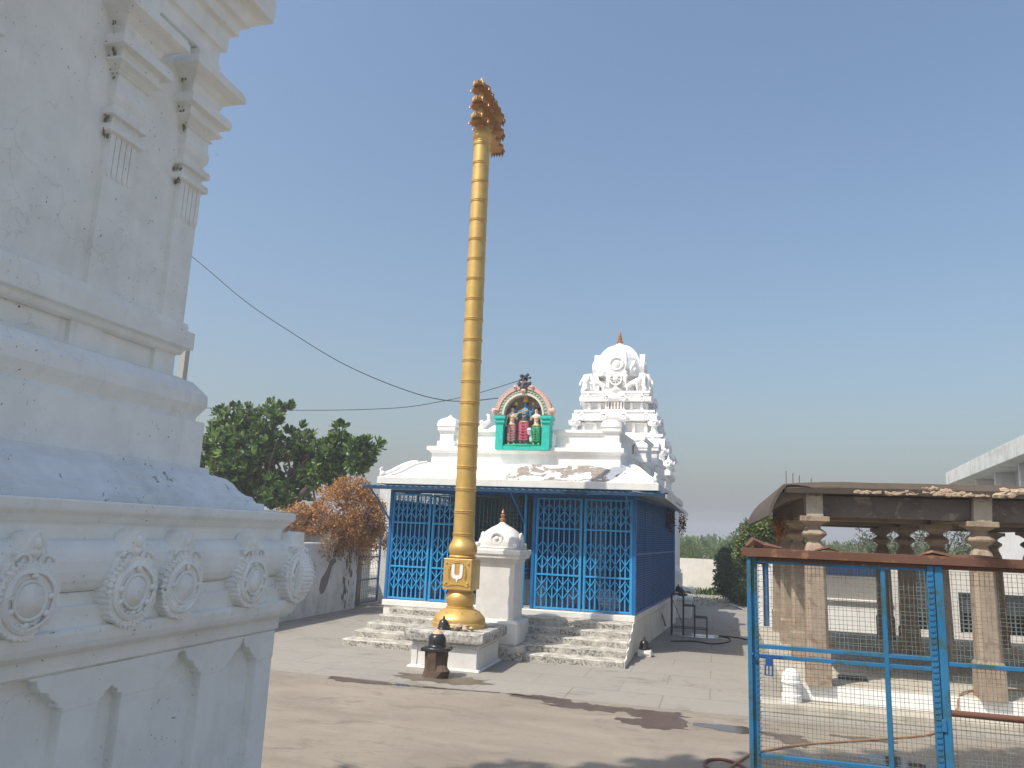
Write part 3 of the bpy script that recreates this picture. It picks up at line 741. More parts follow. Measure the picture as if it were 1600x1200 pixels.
# stepped bays of the hall roof running back on the right, and small pavilions
for x1, ya, yb, zt in ((-1.95, 19.3, 20.6, 4.85), (-2.0, 21.2, 22.6, 4.6), (-2.15, 23.2, 24.6, 4.6)):
    mb = MB(); mb.sweep([(0, 3.75), (0, 4.05), (.06, 4.1), (.06, 4.2), (0, 4.22), (0, zt-.2), (.05, zt-.17), (.05, zt-.1), (-.12, zt), (-.3, zt+.06)], x1-1.0, x1, ya, yb)
    mb.build('roof_bay', 'tower_white', tp, bevel=.008, tf=tk)
for x, y, z, k in ((-1.95, 19.1, 4.1, .7), (-2.0, 21.0, 4.2, .95), (-2.2, 22.9, 4.0, .9), (-2.5, 24.9, 3.9, .8)):
    turret(x, y, z, k, nm='roof_pavilion', mat='tower_white')
mb = MB(); mb.box(-6.4, -2.3, 22.92, 29.8, 0, 3.3); mb.sweep([(.2, 3.3), (.2, 3.42), (0, 3.6), (0, 4.0)], -6.2, -2.5, 23.1, 29.6)
mb.build('rear_hall', 'white', tp, tf=tk)
# rounded small sculpture on the parapet beside the niche
mb = MB(); mb.tube([(-5.35, 17.2, 4.62), (-5.25, 17.2, 4.75), (-5.12, 17.2, 4.84), (-5.14, 17.2, 4.97), (-5.2, 17.2, 5.0)], [.07, .08, .06, .05, .02], 8)
mb.tube([(-5.1, 17.2, 4.62), (-4.98, 17.2, 4.68), (-4.9, 17.2, 4.66)], [.05, .06, .04], 8); mb.ball((-5.3, 17.18, 4.8), .06, 8)
mb.build('lion_figure', 'white', tp, smooth=True)
# wall-mounted junk at the right end under the canopy: dried garlands, lamp
for i, (y, zb) in enumerate(((20.9, 2.45), (23.6, 2.5))):
    mb = MB(); rnd = random.Random(40+i)
    leaves(mb, (-1.5+.075*(y-16.2), y, 2.78), 220, .24, .07, rnd, up=-.6, squash=(.5, .8, 1.35))
    o = mb.build('dried_garland', 'leaf_maroon'); tag(o, ['dried brown garland hanging on the blue side grille', 'withered brown garland hanging at the far corner of the porch roof'][i], 'garland', 'withered garlands under the side canopy')

# --- painted niche with three standing figures
ni_c, ni_z = -4.21, 5.0
NY0, NY1 = 16.78, 17.12
mb = MB(); mb.box(-4.66, -3.76, NY1-.01, NY1+.1, 4.13, 4.951)
mb.prism([(ni_c+.6*cos(pi*i/20), 4.95+.6*sin(pi*i/20)) for i in range(21)], lambda u, v, t: (u, t, v), NY1-.012, NY1+.098)
niche = mb.build('niche', 'niche_back', tp)
for a, b in ((-4.84, -4.66), (-3.76, -3.58)):
    nf = MB(); nf.box(a, b, NY0, NY1, 4.13, 4.72)
    nf.sweep([(.0, 4.72), (.03, 4.74), (.03, 4.78), (.01, 4.785), (.01, 4.81), (.045, 4.83), (.045, 4.90), (0, 4.905)], a, b, NY0, NY1)
    nf.build('post', 'teal', niche, bevel=.005)
mb = MB(); mb.box(-4.659, -3.761, NY0+.01, NY1, 4.13, 4.22); mb.build('sill', 'teal', niche)
mb = MB(); mb.lump((-4.21, NY0+.06, 4.235), 1, 3, 20, .08, .45, .07, .03); mb.build('green_base', 'green_cloth', niche, smooth=True)
def arch(name, ri, ro, y0, y1, mat, sm=True, ext=1.03):
    mb = MB(); rs = []
    for i in range(33):
        th = pi*i/32; c, s_ = cos(th), sin(th)*ext
        rs.append([(ni_c+ri*c, y0, 4.92+ri*s_), (ni_c+ro*c, y0, 4.92+ro*s_), (ni_c+ro*c, y1, 4.92+ro*s_), (ni_c+ri*c, y1, 4.92+ri*s_)])
    mb.rings(rs); return mb.build(name, mat, niche)
arch('arch_lip', .45, .49, NY0-.02, NY1, 'cream'); arch('arch_band', .49, .58, NY0+.005, NY1, 'green_relief'); arch('arch_rim', .58, .66, NY0-.015, NY1, 'pink')
mb = MB()
for i in range(40):
    th = pi*(i+.5)/40
    mb.ball((ni_c+.66*cos(th), NY0, 4.92+.68*sin(th)), .026, 6)
for i in range(22):
    th = pi*(i+.5)/22; mb.ball((ni_c+.535*cos(th), NY0-.0, 4.92+.55*sin(th)), .022, 6, 1.4, .6, .8)
for s_ in (-1, 1):
    mb.lump((ni_c+s_*.67, NY0+.02, 5.0), .085, 4+s_, 10, .4); mb.lump((ni_c+s_*.2, NY0-.01, 5.56), .05, 6+s_, 8, .5)
mb.build('arch_beads', 'pink', niche, smooth=True)
mb = MB(); rnd = random.Random(5)
mb.lump((ni_c, NY0+.02, 5.60), .11, 2, 12, .5, 1, .8, 1)
for i in range(26): mb.lump((ni_c+rnd.uniform(-.12, .14), NY0+rnd.uniform(-.05, .1), 5.62+rnd.uniform(-.06, .2)), rnd.uniform(.03, .05), i, 6, .5)
for i in range(12): mb.lump((ni_c+rnd.uniform(-.07, .07), NY0+rnd.uniform(-.03, .05), 5.74+rnd.uniform(-.06, .12)), rnd.uniform(.03, .045), i, 6, .5)
mb.build('lion_crest', 'crest', niche, smooth=True)
mb = MB(); mb.lump((ni_c, NY0-.03, 5.47), .06, 8, 10, .3); mb.lump((ni_c-.06, NY0-.03, 5.66), .035, 9, 8, .3); mb.build('crest_mouth', 'pink', niche, smooth=True)

def statue(cx, H, skin, cloth, crown, arms, name, cy=16.93, z0=4.245, sway=.02, four=False):
    """small standing plaster figure, one continuous body; clothing, hair and crown are its children"""
    u = H/7.5
    P = [(0, 3.75), (0, 4.4), (0, 5.3), (0, 5.95), (0, 6.35), (0, 6.85), (0, 7.3)]
    pts = [(cx+sway*(z/7.5), cy, z0+z*u) for x, z in P]
    pts[0] = (cx+sway, cy, z0+3.75*u)
    edges = [(i, i+1) for i in range(6)]; rad = [.55*u, .42*u, .6*u, .5*u, .2*u, .40*u, .34*u]
    def chain(start, ch, rs):
        prev = start
        for (x, y, z), r in zip(ch, rs):
            pts.append((cx+x*u, cy+y*u, z0+z*u)); edges.append((prev, len(pts)-1)); rad.append(r*u); prev = len(pts)-1
    chain(0, [(-.45, 0, 3.4), (-.5, -.05, 2.0), (-.48, 0, .4), (-.5, -.35, .12)], [.45, .32, .18, .16])
    chain(0, [(.45, 0, 3.4), (.45, -.1, 2.0), (.5, 0, .4), (.62, -.35, .12)], [.45, .32, .18, .16])
    for a in arms: chain(2 if len(a) == 4 else 3, a[:3], [.27, .2, .15]) if len(a) == 3 else chain(3, a, [.3, .24, .19, .14])
    bo = skin_body(name, skin, pts, edges, rad, niche)
    mb = MB()
    for s_ in (-1, 1):
        mb.lathe([(.30*u, .5*u), (.42*u, 1.0*u), (.40*u, 2.2*u), (.52*u, 3.3*u), (.5*u, 3.9*u), (.3*u, 4.0*u)], cx+s_*.42*u, cy-.02*u, z0, 12)
    for k in range(6):
        mb.tube([(cx-.85*u, cy-.35*u, z0+(1.+.5*k)*u), (cx, cy-.55*u, z0+(.8+.5*k)*u), (cx+.85*u, cy-.35*u, z0+(1.+.5*k)*u)], .07*u, 5)
    mb.build('skirt', cloth, bo, smooth=True)
    mb = MB()
    mb.tube([(cx-.6*u, cy-.1*u, z0+4.05*u), (cx-.3*u, cy-.5*u, z0+3.9*u), (cx+.3*u, cy-.5*u, z0+3.9*u), (cx+.6*u, cy-.1*u, z0+4.05*u)], .13*u, 6)
    mb.tube([(cx+.5*u*cos(t), cy-.1*u+.42*u*sin(t), z0+(5.75-.45*max(0, -sin(t)))*u) for t in [2*pi*i/14 for i in range(14)]], .08*u, 5, close=True)
    mb.tube([(cx-.28*u, cy-.4*u, z0+5.0*u), (cx, cy-.52*u, z0+4.7*u), (cx+.28*u, cy-.4*u, z0+5.0*u)], .09*u, 5)
    if crown == 'yellow': mb.lathe([(.42*u, 0), (.44*u, .2*u), (.36*u, .5*u), (.3*u, .9*u), (.14*u, 1.1*u), (.03*u, 1.25*u)], cx+sway, cy, z0+7.25*u, 12)
    mb.build('ornaments', 'yellow', bo, smooth=True)
    mb = MB(); mb.lump((cx+sway, cy+.14*u, z0+(7.2 if crown != 'yellow' else 7.0)*u), .5*u, 3, 10, .2, 1, .8, 1.0 if crown != 'yellow' else .7)
    if crown != 'yellow': mb.ball((cx+.35*u, cy+.2*u, z0+7.3*u), .3*u, 8)
    mb.build('hair', 'hair', bo, smooth=True)
    mb = MB()                               # face: eyes, nose, mouth
    for s_ in (-1, 1): mb.ball((cx+sway+s_*.13*u, cy-.38*u, z0+7.05*u), .055*u, 6)
    mb.tube([(cx+sway-.1*u, cy-.38*u, z0+6.68*u), (cx+sway+.1*u, cy-.38*u, z0+6.68*u)], .03*u, 4)
    mb.build('face_paint', 'hair', bo)
    mb = MB(); mb.tube([(cx+sway, cy-.36*u, z0+7.02*u), (cx+sway, cy-.47*u, z0+6.82*u)], .06*u, 5); mb.build('nose', skin, bo)
    return bo
statue(-4.50, .90, 'skin_pink', 'maroon_cloth', 'hair', [[(-.95, 0, 5.7), (-1.1, -.1, 4.6), (-1.15, -.1, 3.5)], [(.85, 0, 5.7), (1.1, -.35, 4.9), (.7, -.8, 5.5)]], 'figure', sway=.012)
statue(-3.92, .86, 'skin_pink', 'green_cloth', 'hair', [[(.9, 0, 5.7), (1.1, -.1, 4.6), (1.15, -.1, 3.5)], [(-.9, 0, 5.7), (-1.2, -.3, 4.9), (-.9, -.8, 5.6)]], 'figure', sway=-.012)
ks = statue(-4.21, 1.02, 'skin_blue', 'red_cloth', 'yellow', [[(-.9, 0, 5.7), (-1.25, -.2, 4.7), (-.75, -.75, 5.3)], [(.9, 0, 5.7), (1.2, -.2, 4.7), (.6, -.75, 5.2)], [(-.8, .1, 5.8), (-1.4, 0, 5.5), (-1.5, -.1, 6.6)], [(.8, .1, 5.8), (1.4, 0, 5.5), (1.5, -.1, 6.6)]], 'figure')
mb = MB(); mb.tube([(-4.42, 16.80, 4.93), (-4.1, 16.78, 5.03)], .012, 6); mb.ball((-4.41, 16.9, 5.2), .045, 8, 1, .5, 1); mb.ball((-4.01, 16.9, 5.2), .035, 8); mb.build('flute_and_discs', 'yellow', ks, smooth=True)
mb = MB(); mb.lump((-4.03, 16.95, 4.42), .075, 4, 10, .25, .9, .9, 1.6); mb.tube([(-4.06, 16.9, 4.5), (-4.07, 16.84, 4.6), (-4.08, 16.8, 4.57)], [.05, .05, .03], 8); mb.build('calf_figure', 'white', niche, smooth=True)

# ------------------------------------------------------------------ vimana (tower over the shrine)
VX, VY = -3.38, 27.9
vm = MB()
vm.sweep([(0, 3.4), (0, 4.35), (.12, 4.42), (.14, 4.55), (.05, 4.66), (0, 4.7)], VX-1.8, VX+1.8, VY-1.8, VY+1.8)
vim = vm.build('vimana', 'tower_white', tp, bevel=.01)
def tier(h, z0, z1, nm):
    mb = MB(); H = z1-z0
    mb.sweep([(0, z0), (0, z0+H*.10), (-.13, z0+H*.11), (-.13, z0+H*.46), (-.04, z0+H*.47), (-.04, z0+H*.51), (-.10, z0+H*.52), (-.10, z0+H*.56), (.14, z0+H*.58), (.14, z0+H*.84), (.0, z0+H*.86), (.0, z0+H*.91), (.07, z0+H*.92), (.07, z1)], VX-h, VX+h, VY-h, VY+h)
    # projecting central bay on each face
    for a in range(4):
        def tf(p, a=a):
            x, y, z = p; c, s_ = [(1, 0), (0, 1), (-1, 0), (0, -1)][a]
            return (VX+x*c-y*s_, VY+x*s_+y*c, z)
        b = MB(); b.sweep([(0, z0+.01), (0, z0+H*.54), (.03, z0+H*.57), (.10, z0+H*.66), (.12, z0+H*.73), (.02, z0+H*.93), (0, z1+.012)], -h*.3, h*.3, -h-.11, -h+.2)
        for k in range(5): b.lathe([(.022, 0), (.032, H*.1), (.018, H*.22), (.032, H*.34), (.022, H*.42)], -h*.2+h*.1*k, -h-.13, z0+H*.08, 6)
        for xx in (-.82, -.5, .5, .82):     # small wall pilasters
            b.box(xx*h-.05, xx*h+.05, -h-.012, -h+.14, z0+H*.105, z0+H*.5)
        for xx in (-.84, -.26, .26, .84):    # kudu medallions on the cornice
            yy = -h-.135-(.1 if abs(xx) < .3 else 0)
            pts = [(xx*h+.095*cos(t), yy, z0+H*.72+.10*sin(t)) for t in [2*pi*i/12 for i in range(12)]]
            b.tube(pts, .026, 6, close=True); b.ball((xx*h, yy, z0+H*.72), .055, 8, 1, .5, 1); b.lathe([(.07, 0), (.045, .05), (.012, .13)], xx*h, yy+.02, z0+H*.72+.08, 6)
        o = len(mb.v); mb.add([tf(p) for p in b.v], b.f)
    tt = mb.build(nm, 'tower_white', vim)
    rc = MB(); rc.box(VX-h*.25, VX+h*.25, VY-h-.122, VY-h-.112, z0+H*.08, z0+H*.5); rc.build('baluster_gap_shade', 'stone', tt)  # flat brown panel; shade of the gap behind the balusters is in its colour
    return tt
tier(1.62, 4.7, 5.75, 'tier'); tier(1.33, 5.75, 6.62, 'tier'); 
def kuta(x, y, z, k):
    mb = MB(); mb.lathe([(r*k, zz*k) for r, zz in [(.16, 0), (.16, .12), (.12, .13), (.12, .30), (.20, .33), (.22, .40), (.19, .50), (.12, .58), (.05, .62), (.06, .66), (.02, .74), (.005, .82)]], x, y, z, 8, rot=pi/8)
    for a in range(4):
        c, s_ = cos(a*pi/2), sin(a*pi/2)
        pts = [(x+c*.215*k-s_*.07*k*cos(t), y+s_*.215*k+c*.07*k*cos(t), z+(.44+.08*sin(t))*k) for t in [2*pi*i/8 for i in range(8)]]
        mb.tube(pts, .022*k, 5, close=True)
    mb.build('corner_pavilion', 'tower_white', vim, smooth=True)
for h, z, k in ((1.66, 4.72, 1.0), (1.38, 5.77, .92), (1.62, 4.0, .0)):
    if not k: continue
    for sx in (-1, 1):
        for sy in (-1, 1): kuta(VX+sx*h, VY+sy*h, z, k)
        kuta(VX+sx*(h+.06), VY, z, k*.9)
for sy in (-.55, 0.5): kuta(VX+1.86, VY+sy, 4.66, .9)
for s_ in (-1, -.4, .4, 1): kuta(VX+1.9*s_, VY-1.9, 4.35, .85)
tier(1.12, 6.62, 7.22, 'tier')
mb = MB(); mb.sweep([(.08, 7.22), (.12, 7.25), (.12, 7.33), (0, 7.34)], VX-1.1, VX+1.1, VY-1.1, VY+1.1); mb.build('platform', 'tower_white', vim, bevel=.006)
mb = MB(); mb.lathe([(.62, 7.33), (.62, 7.78), (.66, 7.8), (.66, 7.86), (.60, 7.88), (.60, 8.0), (.70, 8.03), (.82, 8.06), (.86, 8.12), (.82, 8.15)], VX, VY, 0, 8, rot=pi/8); mb.build('neck', 'tower_white', vim, bevel=.006)
mb = MB(); dp = [(.76, 8.14), (.80, 8.22), (.83, 8.34), (.82, 8.48), (.78, 8.66), (.70, 8.84), (.58, 9.0), (.44, 9.13), (.26, 9.22), (.16, 9.25), (.18, 9.29), (.10, 9.33), (.02, 9.35)]
mb.lathe(dp, VX, VY, 0, 8, rot=pi/8)
for j in range(8):                           # leaf ribs on the dome edges
    a = 2*pi*j/8+pi/8
    mb.tube([(VX+(r+.0)*cos(a), VY+r*sin(a), z) for r, z in dp[1:10]], [.03, .035, .035, .035, .035, .035, .035, .03, .02], 5)
mb.build('dome', 'tower_white', vim)
for j in range(4):                           # big gabled nasis on four sides, small ones between
    a = j*pi/2-pi/2; c, s_ = cos(a), sin(a)
    def tf(p, c=c, s_=s_): return (VX+p[1]*c-p[0]*s_, VY+p[1]*s_+p[0]*c, p[2])
    mb = MB()
    out = [(-.34, 7.98), (-.36, 8.1), (-.30, 8.16), (-.34, 8.3), (-.36, 8.42), (-.30, 8.56), (-.18, 8.66), (-.07, 8.70), (-.05, 8.84), (0, 8.92), (.05, 8.84), (.07, 8.70), (.18, 8.66), (.30, 8.56), (.36, 8.42), (.34, 8.3), (.30, 8.16), (.36, 8.1), (.34, 7.98)]
    mb.prism(out, lambda u, v, t: (u, t, v), .74, .93)
    mb.tube([(.24*cos(t), .95, 8.38+.22*sin(t)) for t in [2*pi*i/16 for i in range(16)]], .035, 6, close=True)
    mb.ball((0, .94, 8.38), .13, 10, 1, .4, 1); mb.box(-.4, .4, .7, 1.0, 7.9, 7.98)
    for xx in (-.3, .3): mb.box(xx-.06, xx+.06, .7, 1.0, 7.5, 7.9)
    mb.build('gable_medallion', 'tower_white', vim, tf=tf, bevel=.006)
    mb = MB()
    for q in (pi/4,):
        def t2(p, c=cos(a+q), s_=sin(a+q)): return (VX+p[1]*c-p[0]*s_, VY+p[1]*s_+p[0]*c, p[2])
        mb.prism([(-.2, 8.0), (-.21, 8.15), (-.16, 8.3), (-.05, 8.42), (0, 8.56), (.05, 8.42), (.16, 8.3), (.21, 8.15), (.2, 8.0)], lambda u, v, t: (u, t, v), .74, .90)
        mb.ball((0, .9, 8.2), .09, 8, 1, .4, 1)
    mb.build('small_gable', 'tower_white', vim, tf=t2)
    # wheel, seated figure and horses on the platform edge
    mb = MB()
    if j == 0:
        mb.tube([(.21*cos(t), 1.12, 7.78+.21*sin(t)) for t in [2*pi*i/20 for i in range(20)]], .032, 6, close=True); mb.ball((0, 1.12, 7.78), .10, 10, 1, .5, 1)
        for i in range(8): t = i*pi/4; mb.bar((.08*cos(t), 1.12, 7.78+.08*sin(t)), (.2*cos(t), 1.12, 7.78+.2*sin(t)), .02)
        mb.lathe([(.2, 0), (.22, .06), (.15, .1), (.06, .15), (.05, .25)], 0, 1.08, 7.33, 8)
        mb.build('wheel', 'tower_white', vim, tf=tf, smooth=True)
    else:
        mb.lathe([(.2, 0), (.22, .06), (.14, .12), (.12, .4), (.17, .46), (.08, .6), (.1, .7), (.03, .84)], 0, 1.02, 7.33, 8); mb.build('seated_figure', 'tower_white', vim, tf=tf, smooth=True)
    for sgn in (-1, 1):
        if j in (2,): continue
        Hh = []
        base = [(.42, 0, .30), (.62, 0, .34), (.78, 0, .34), (.9, 0, .52), (.86, 0, .62), (.99, -.0, .60)]
        pts = [(sgn*(x if sgn else x), 1.08, 7.33+z) for x, _, z in base]
        ed = [(i, i+1) for i in range(5)]; rad = [.12, .11, .12, .085, .07, .045]
        for (i0, x, yy) in ((0, .40, .05), (0, .46, -.05), (2, .76, .05), (2, .82, -.05)):
            pts += [(sgn*x, 1.08+yy, 7.33+.15), (sgn*(x+.02), 1.08+yy, 7.33+.02)]; k = len(pts); ed += [(i0, k-2), (k-2, k-1)]; rad += [.05, .032]
        pts += [(sgn*.32, 1.08, 7.33+.2)]; ed += [(0, len(pts)-1)]; rad += [.025]
        skin_body('horse_figure', 'tower_white', pts, ed, rad, vim, tf=lambda v, tf=tf: Vector(tf(v)))
        # rider beyond the horse at the platform corner
        q = [(sgn*1.12, 1.0, 7.36), (sgn*1.12, 1.0, 7.6), (sgn*1.12, 1.0, 7.8), (sgn*1.12, 1.0, 7.98), (sgn*1.0, 1.0, 7.74), (sgn*.95, 1.05, 7.58), (sgn*1.26, 1.0, 7.72), (sgn*1.3, 1.05, 7.55), (sgn*1.0, 1.12, 7.36), (sgn*1.24, 1.12, 7.36)]
        skin_body('seated_figure', 'tower_white', q, [(0, 1), (1, 2), (2, 3), (2, 4), (4, 5), (2, 6), (6, 7), (0, 8), (0, 9)], [.11, .10, .085, .075, .045, .035, .045, .035, .06, .06], vim, tf=lambda v, tf=tf: Vector(tf(v)))
mb = MB(); mb.lathe([(.09, 0), (.13, .05), (.14, .12), (.08, .18), (.10, .23), (.10, .27), (.06, .31), (.085, .36), (.05, .41), (.065, .45), (.035, .5), (.045, .54), (.01, .6), (.004, .66)], VX, VY, 9.33, 14)
mb.build('kalasha_finial', 'copper', vim, smooth=True, tf=lambda p: (VX+(p[0]-VX)*.85, VY+(p[1]-VY)*.85, 9.33+(p[2]-9.33)*.8))

# ================================================================== FLAGSTAFF
fs = thing('temple_flagstaff', 'very tall golden temple flagstaff with ringed shaft standing on a square white plinth', 'flagstaff', (-4.39, 13.5, 0))
px_, py_ = -4.39, 13.47
mb = MB()
mb.sweep([(.06, 0), (.045, .035), (.0, .045), (0, .42)], -4.99, -3.83, 12.80, 14.12)
mb.build('pedestal', 'pedestal', fs, bevel=.008)
for xa, xb in ((-4.99, -4.80), (-3.99, -3.83)):
    pass
mb = MB()
mb.box(-4.82, -3.832, 12.785, 12.798, .045, .36); mb.box(-3.829, -3.815, 12.95, 14.0, .05, .36)
mb.box(-4.9905, -4.885, 12.785, 12.798, .045, .36)
mb.build('pedestal_panel', 'pedestal', fs, bevel=.004)
mb = MB(); rnd = random.Random(2)
mb.sweep([(.0, .415), (.07, .43), (.11, .45), (.12, .50), (.12, .585), (.10, .62), (.09, .625)], -4.99, -3.83, 12.80, 14.12)
mb.build('plinth_slab', 'slab_top', fs, bevel=.012)
LEAN = -.006
def fl(p): return (p[0]+LEAN*(p[2]-1.8) if p[2] > 1.8 else p[0], p[1], p[2])
mb = MB(); mb.lathe([(.47, .622), (.475, .70), (.46, .715), (.46, .76), (.44, .80), (.38, .86), (.32, .905), (.27, .93), (.25, .94), (.25, .965), (.225, .975), (.235, 1.0), (.262, 1.06), (.262, 1.13), (.235, 1.2), (.21, 1.22), (.225, 1.235), (.225, 1.26), (.2, 1.27)], px_, py_, 0, 48)
bs = mb.build('lotus_base', 'gold', fs, smooth=True)
mb = MB()
for i in range(8):                           # faint lotus petals on the base
    a = 2*pi*(i+.5)/8
    for s_ in (-1, 1):
        pts = []
        for k in range(9):
            t = k/8; r = .452-.10*t; aa = a+s_*(.26*(1-t)**.7+.02); pts.append((px_+r*cos(aa), py_+r*sin(aa), .77+.12*t-.02*sin(t*pi)))
        mb.tube(pts, .008, 5)
mb.build('petals', 'gold', bs, smooth=True)
BX = (px_-.262, px_+.262, py_-.262, py_+.262)
mb = MB(); mb.box(*BX, 1.262, 1.80); blk = mb.build('square_block', 'gold', fs, bevel=.012)
mb = MB(); yb = BX[2]
cx = px_-.0; cz = 1.53
fr = [(cx+.15*cos(t)*(1+.0*sin(3*t)), cz+.02+.19*sin(t)) for t in [pi*1.15-(pi*1.3)*i/30 for i in range(31)]]
mb.tube([(x, yb-.004, z) for x, z in fr], .010, 6)
mb.tube([(x+(x-cx)*.15, yb-.004, z+(z-cz)*.12) for x, z in fr], .007, 6)
rnd = random.Random(8)
for x, z in fr[::2]: mb.ball((x+(x-cx)*.07, yb-.004, z+(z-cz)*.07), .013, 6)
for s_ in (-1, 1):
    for k in range(9): mb.ball((cx+s_*(.09+.018*k), yb-.004, 1.335+.012*sin(k)), .012, 6)
    mb.ball((cx+s_*.20, yb-.004, 1.38), .022, 8); mb.ball((cx+s_*.20, yb-.004, 1.72), .02, 8)
mb.box(cx-.12, cx+.12, yb-.012, yb+.005, 1.35, 1.365)
mb.build('relief_frame', 'gold', blk, smooth=True)
mb = MB()                                    # white U-shaped mark with its pointed foot
U = [(-.105, .14), (-.05, .14), (-.048, .0), (-.035, -.045), (.035, -.045), (.048, .0), (.05, .14), (.105, .14), (.100, -.04), (.085, -.085), (.05, -.105), (.022, -.11), (0, -.165), (-.022, -.11), (-.05, -.105), (-.085, -.085), (-.100, -.04)]
mb.prism([(cx+u, cz+.03+v) for u, v in U], lambda u, v, t: (u, t, v), yb-.012, yb+.004)
mb.build('white_mark', 'silver_u', blk)
# shaft with swelling foot and paired rings
pr = [(.2, 1.80), (.235, 1.81), (.25, 1.83), (.235, 1.85), (.215, 1.86), (.24, 1.885), (.257, 1.93), (.257, 1.99), (.24, 2.04), (.205, 2.10), (.192, 2.15), (.188, 2.2)]
zt = 10.0
def rad(z): return .188-.028*(z-2.2)/(zt-2.2)
zs = [2.22+.40*i for i in range(20)]
for z in zs:
    if z > zt-.1: break
    for dz, e in ((-.028, 0), (-.022, .012), (-.01, .012), (-.005, 0), (.005, 0), (.010, .012), (.022, .012), (.028, 0)): pr.append((rad(z)+e, z+dz))
    pr.append((rad(z+.2), z+.2))
pr += [(.155, 9.86), (.165, 9.88), (.165, 9.9), (.155, 9.91), (.19, 9.95), (.20, 10.0), (.185, 10.05), (.155, 10.10), (.15, 10.24), (.02, 10.25)]
pr = sorted(pr[:12], key=lambda q: q[1])+sorted(pr[12:], key=lambda q: q[1])
mb = MB(); mb.lathe(pr, px_, py_, 0, 40); mb.build('shaft', 'gold', fs, smooth=True, tf=fl)
# three scalloped boards pointing towards the temple, with balusters between
def board(z, L, k, nm):
    mb = MB(); lob = []
    y0 = -.32
    def edge(s_):
        pts = []; n = 5
        for i in range(n):
            for t in range(7):
                th = pi*t/6; seg = (L+.25)/n
                yy = y0+seg*(i+t/6); ww = .145*k+.075*sin(th)
                pts.append((s_*ww, yy))
        return pts
    e1 = edge(1); e2 = edge(-1)
    tip = [(.12*k, y0+L+.33), (.0, y0+L+.42), (-.12*k, y0+L+.33)]
    poly = e1+tip+list(reversed(e2))+[(-.10*k, y0-.10), (0, y0-.17), (.10*k, y0-.10)]
    dz = lambda y: 0
    mb.prism(poly, lambda u, v, t: (px_+u, py_+v, z+t), -.04, .04)
    b = mb.build('flag_board', 'gold_brown', fs, bevel=.01, tf=fl)
    d = MB()
    for s_ in (-1, 1):
        for i in range(16):
            yy = y0+(L+.25)*(i+.5)/16; d.ball((px_+s_*(.15*k+.06*abs(sin(pi*i*5/16))), py_+yy, z-.03), .018, 6)
            if i % 3 == 0: d.lathe([(.0, -.07), (.02, -.06), (.012, -.03), (.008, 0)], px_+s_*(.17*k+.05), py_+yy, z-.03, 6)
        d.tube([(px_+s_*.12*k, py_+y0+(L+.25)*i/20, z+.04+.012*sin(i)) for i in range(21)], .022, 5)
    for i in range(4): d.lathe([(.0, .09), (.02, .06), (.035, .02), (.03, -.04)], px_+.1*k*(i-1.5)*.7, py_+y0-.06, z, 6)
    for i in range(5): d.lathe([(.0, -.13), (.02, -.08), (.04, 0), (.02, .06)], px_+.1*k*(i-2)*.7, py_+y0+L+.34, z, 6)
    d.build('board_trim', 'gold_brown', b, smooth=True, tf=fl)
board(10.24, 1.05, .86, 'b'); board(10.59, 1.05, .84, 'b'); board(10.94, 1.05, .80, 'b')
for y in (-.18, .75):
    for z in (10.27, 10.62):
        mb = MB(); mb.lathe([(.03, 0), (.055, .03), (.065, .1), (.06, .17), (.05, .23), (.035, .28)], px_, py_+y, z, 14); mb.build('baluster', 'gold', fs, smooth=True, tf=fl)
mb = MB(); mb.lathe([(.05, 0), (.065, .05), (.03, .12), (.045, .16), (.005, .24)], px_, py_-.18, 10.97, 12); mb.build('top_finial', 'gold', fs, smooth=True, tf=fl)

# ================================================================== WHITE ALTAR between the steps
sh = thing('altar_shrine', 'white altar block with domed top and copper finial between the two flights of steps', 'altar', (-4.05, 14.8, 0))
ax0, ax1, ay0, ay1 = -4.42, -3.68, 14.5, 15.2
mb = MB(); mb.sweep([(.26, 0), (.26, .22), (.24, .24), (.10, .25), (.10, .26)], ax0, ax1, ay0, ay1); mb.build('foot_block', 'step', sh, bevel=.012)
mb = MB(); mb.sweep([(.12, .25), (.12, .62), (.09, .66), (.0, .67), (0, 1.72), (.03, 1.74), (.03, 1.78), (.10, 1.80), (.10, 1.86), (.125, 1.87), (.125, 1.95), (.09, 1.965), (0, 1.97)], ax0, ax1, ay0, ay1); mb.build('shaft', 'pedestal', sh, bevel=.012)
mb = MB(); rs = []
for r_, z, e in ((.43, 1.965, .25), (.44, 2.0, .25), (.40, 2.015, .3), (.405, 2.06, .35), (.40, 2.14, .45), (.37, 2.22, .6), (.31, 2.30, .8), (.22, 2.37, 1), (.13, 2.415, 1), (.07, 2.45, 1), (.05, 2.48, 1), (.01, 2.5, 1)):
    rs.append([(-4.05+r_*math.copysign(abs(cos(a))**e, cos(a)), 14.85+r_*math.copysign(abs(sin(a))**e, sin(a)), z) for a in [2*pi*(k+.5)/40 for k in range(40)]])
mb.rings(rs)
dm = mb.build('dome', 'pedestal', sh, smooth=True)
mb = MB()
for a in (-pi/2, 0, pi):
    c, s_ = cos(a), sin(a)
    pts = [(-4.05+c*.385-s_*.11*cos(t), 14.85+s_*.385+c*.11*cos(t), 2.16+.11*sin(t)) for t in [2*pi*i/16 for i in range(16)]]
    mb.tube(pts, .024, 6, close=True); mb.ball((-4.05+c*.37, 14.85+s_*.37, 2.16), .06, 8)
for i in range(4):
    a = pi/4+i*pi/2; mb.lump((-4.05+.52*cos(a), 14.85+.52*sin(a), 2.03), .06, i, 8, .4)
mb.build('relief_medallions', 'pedestal', dm, smooth=True)
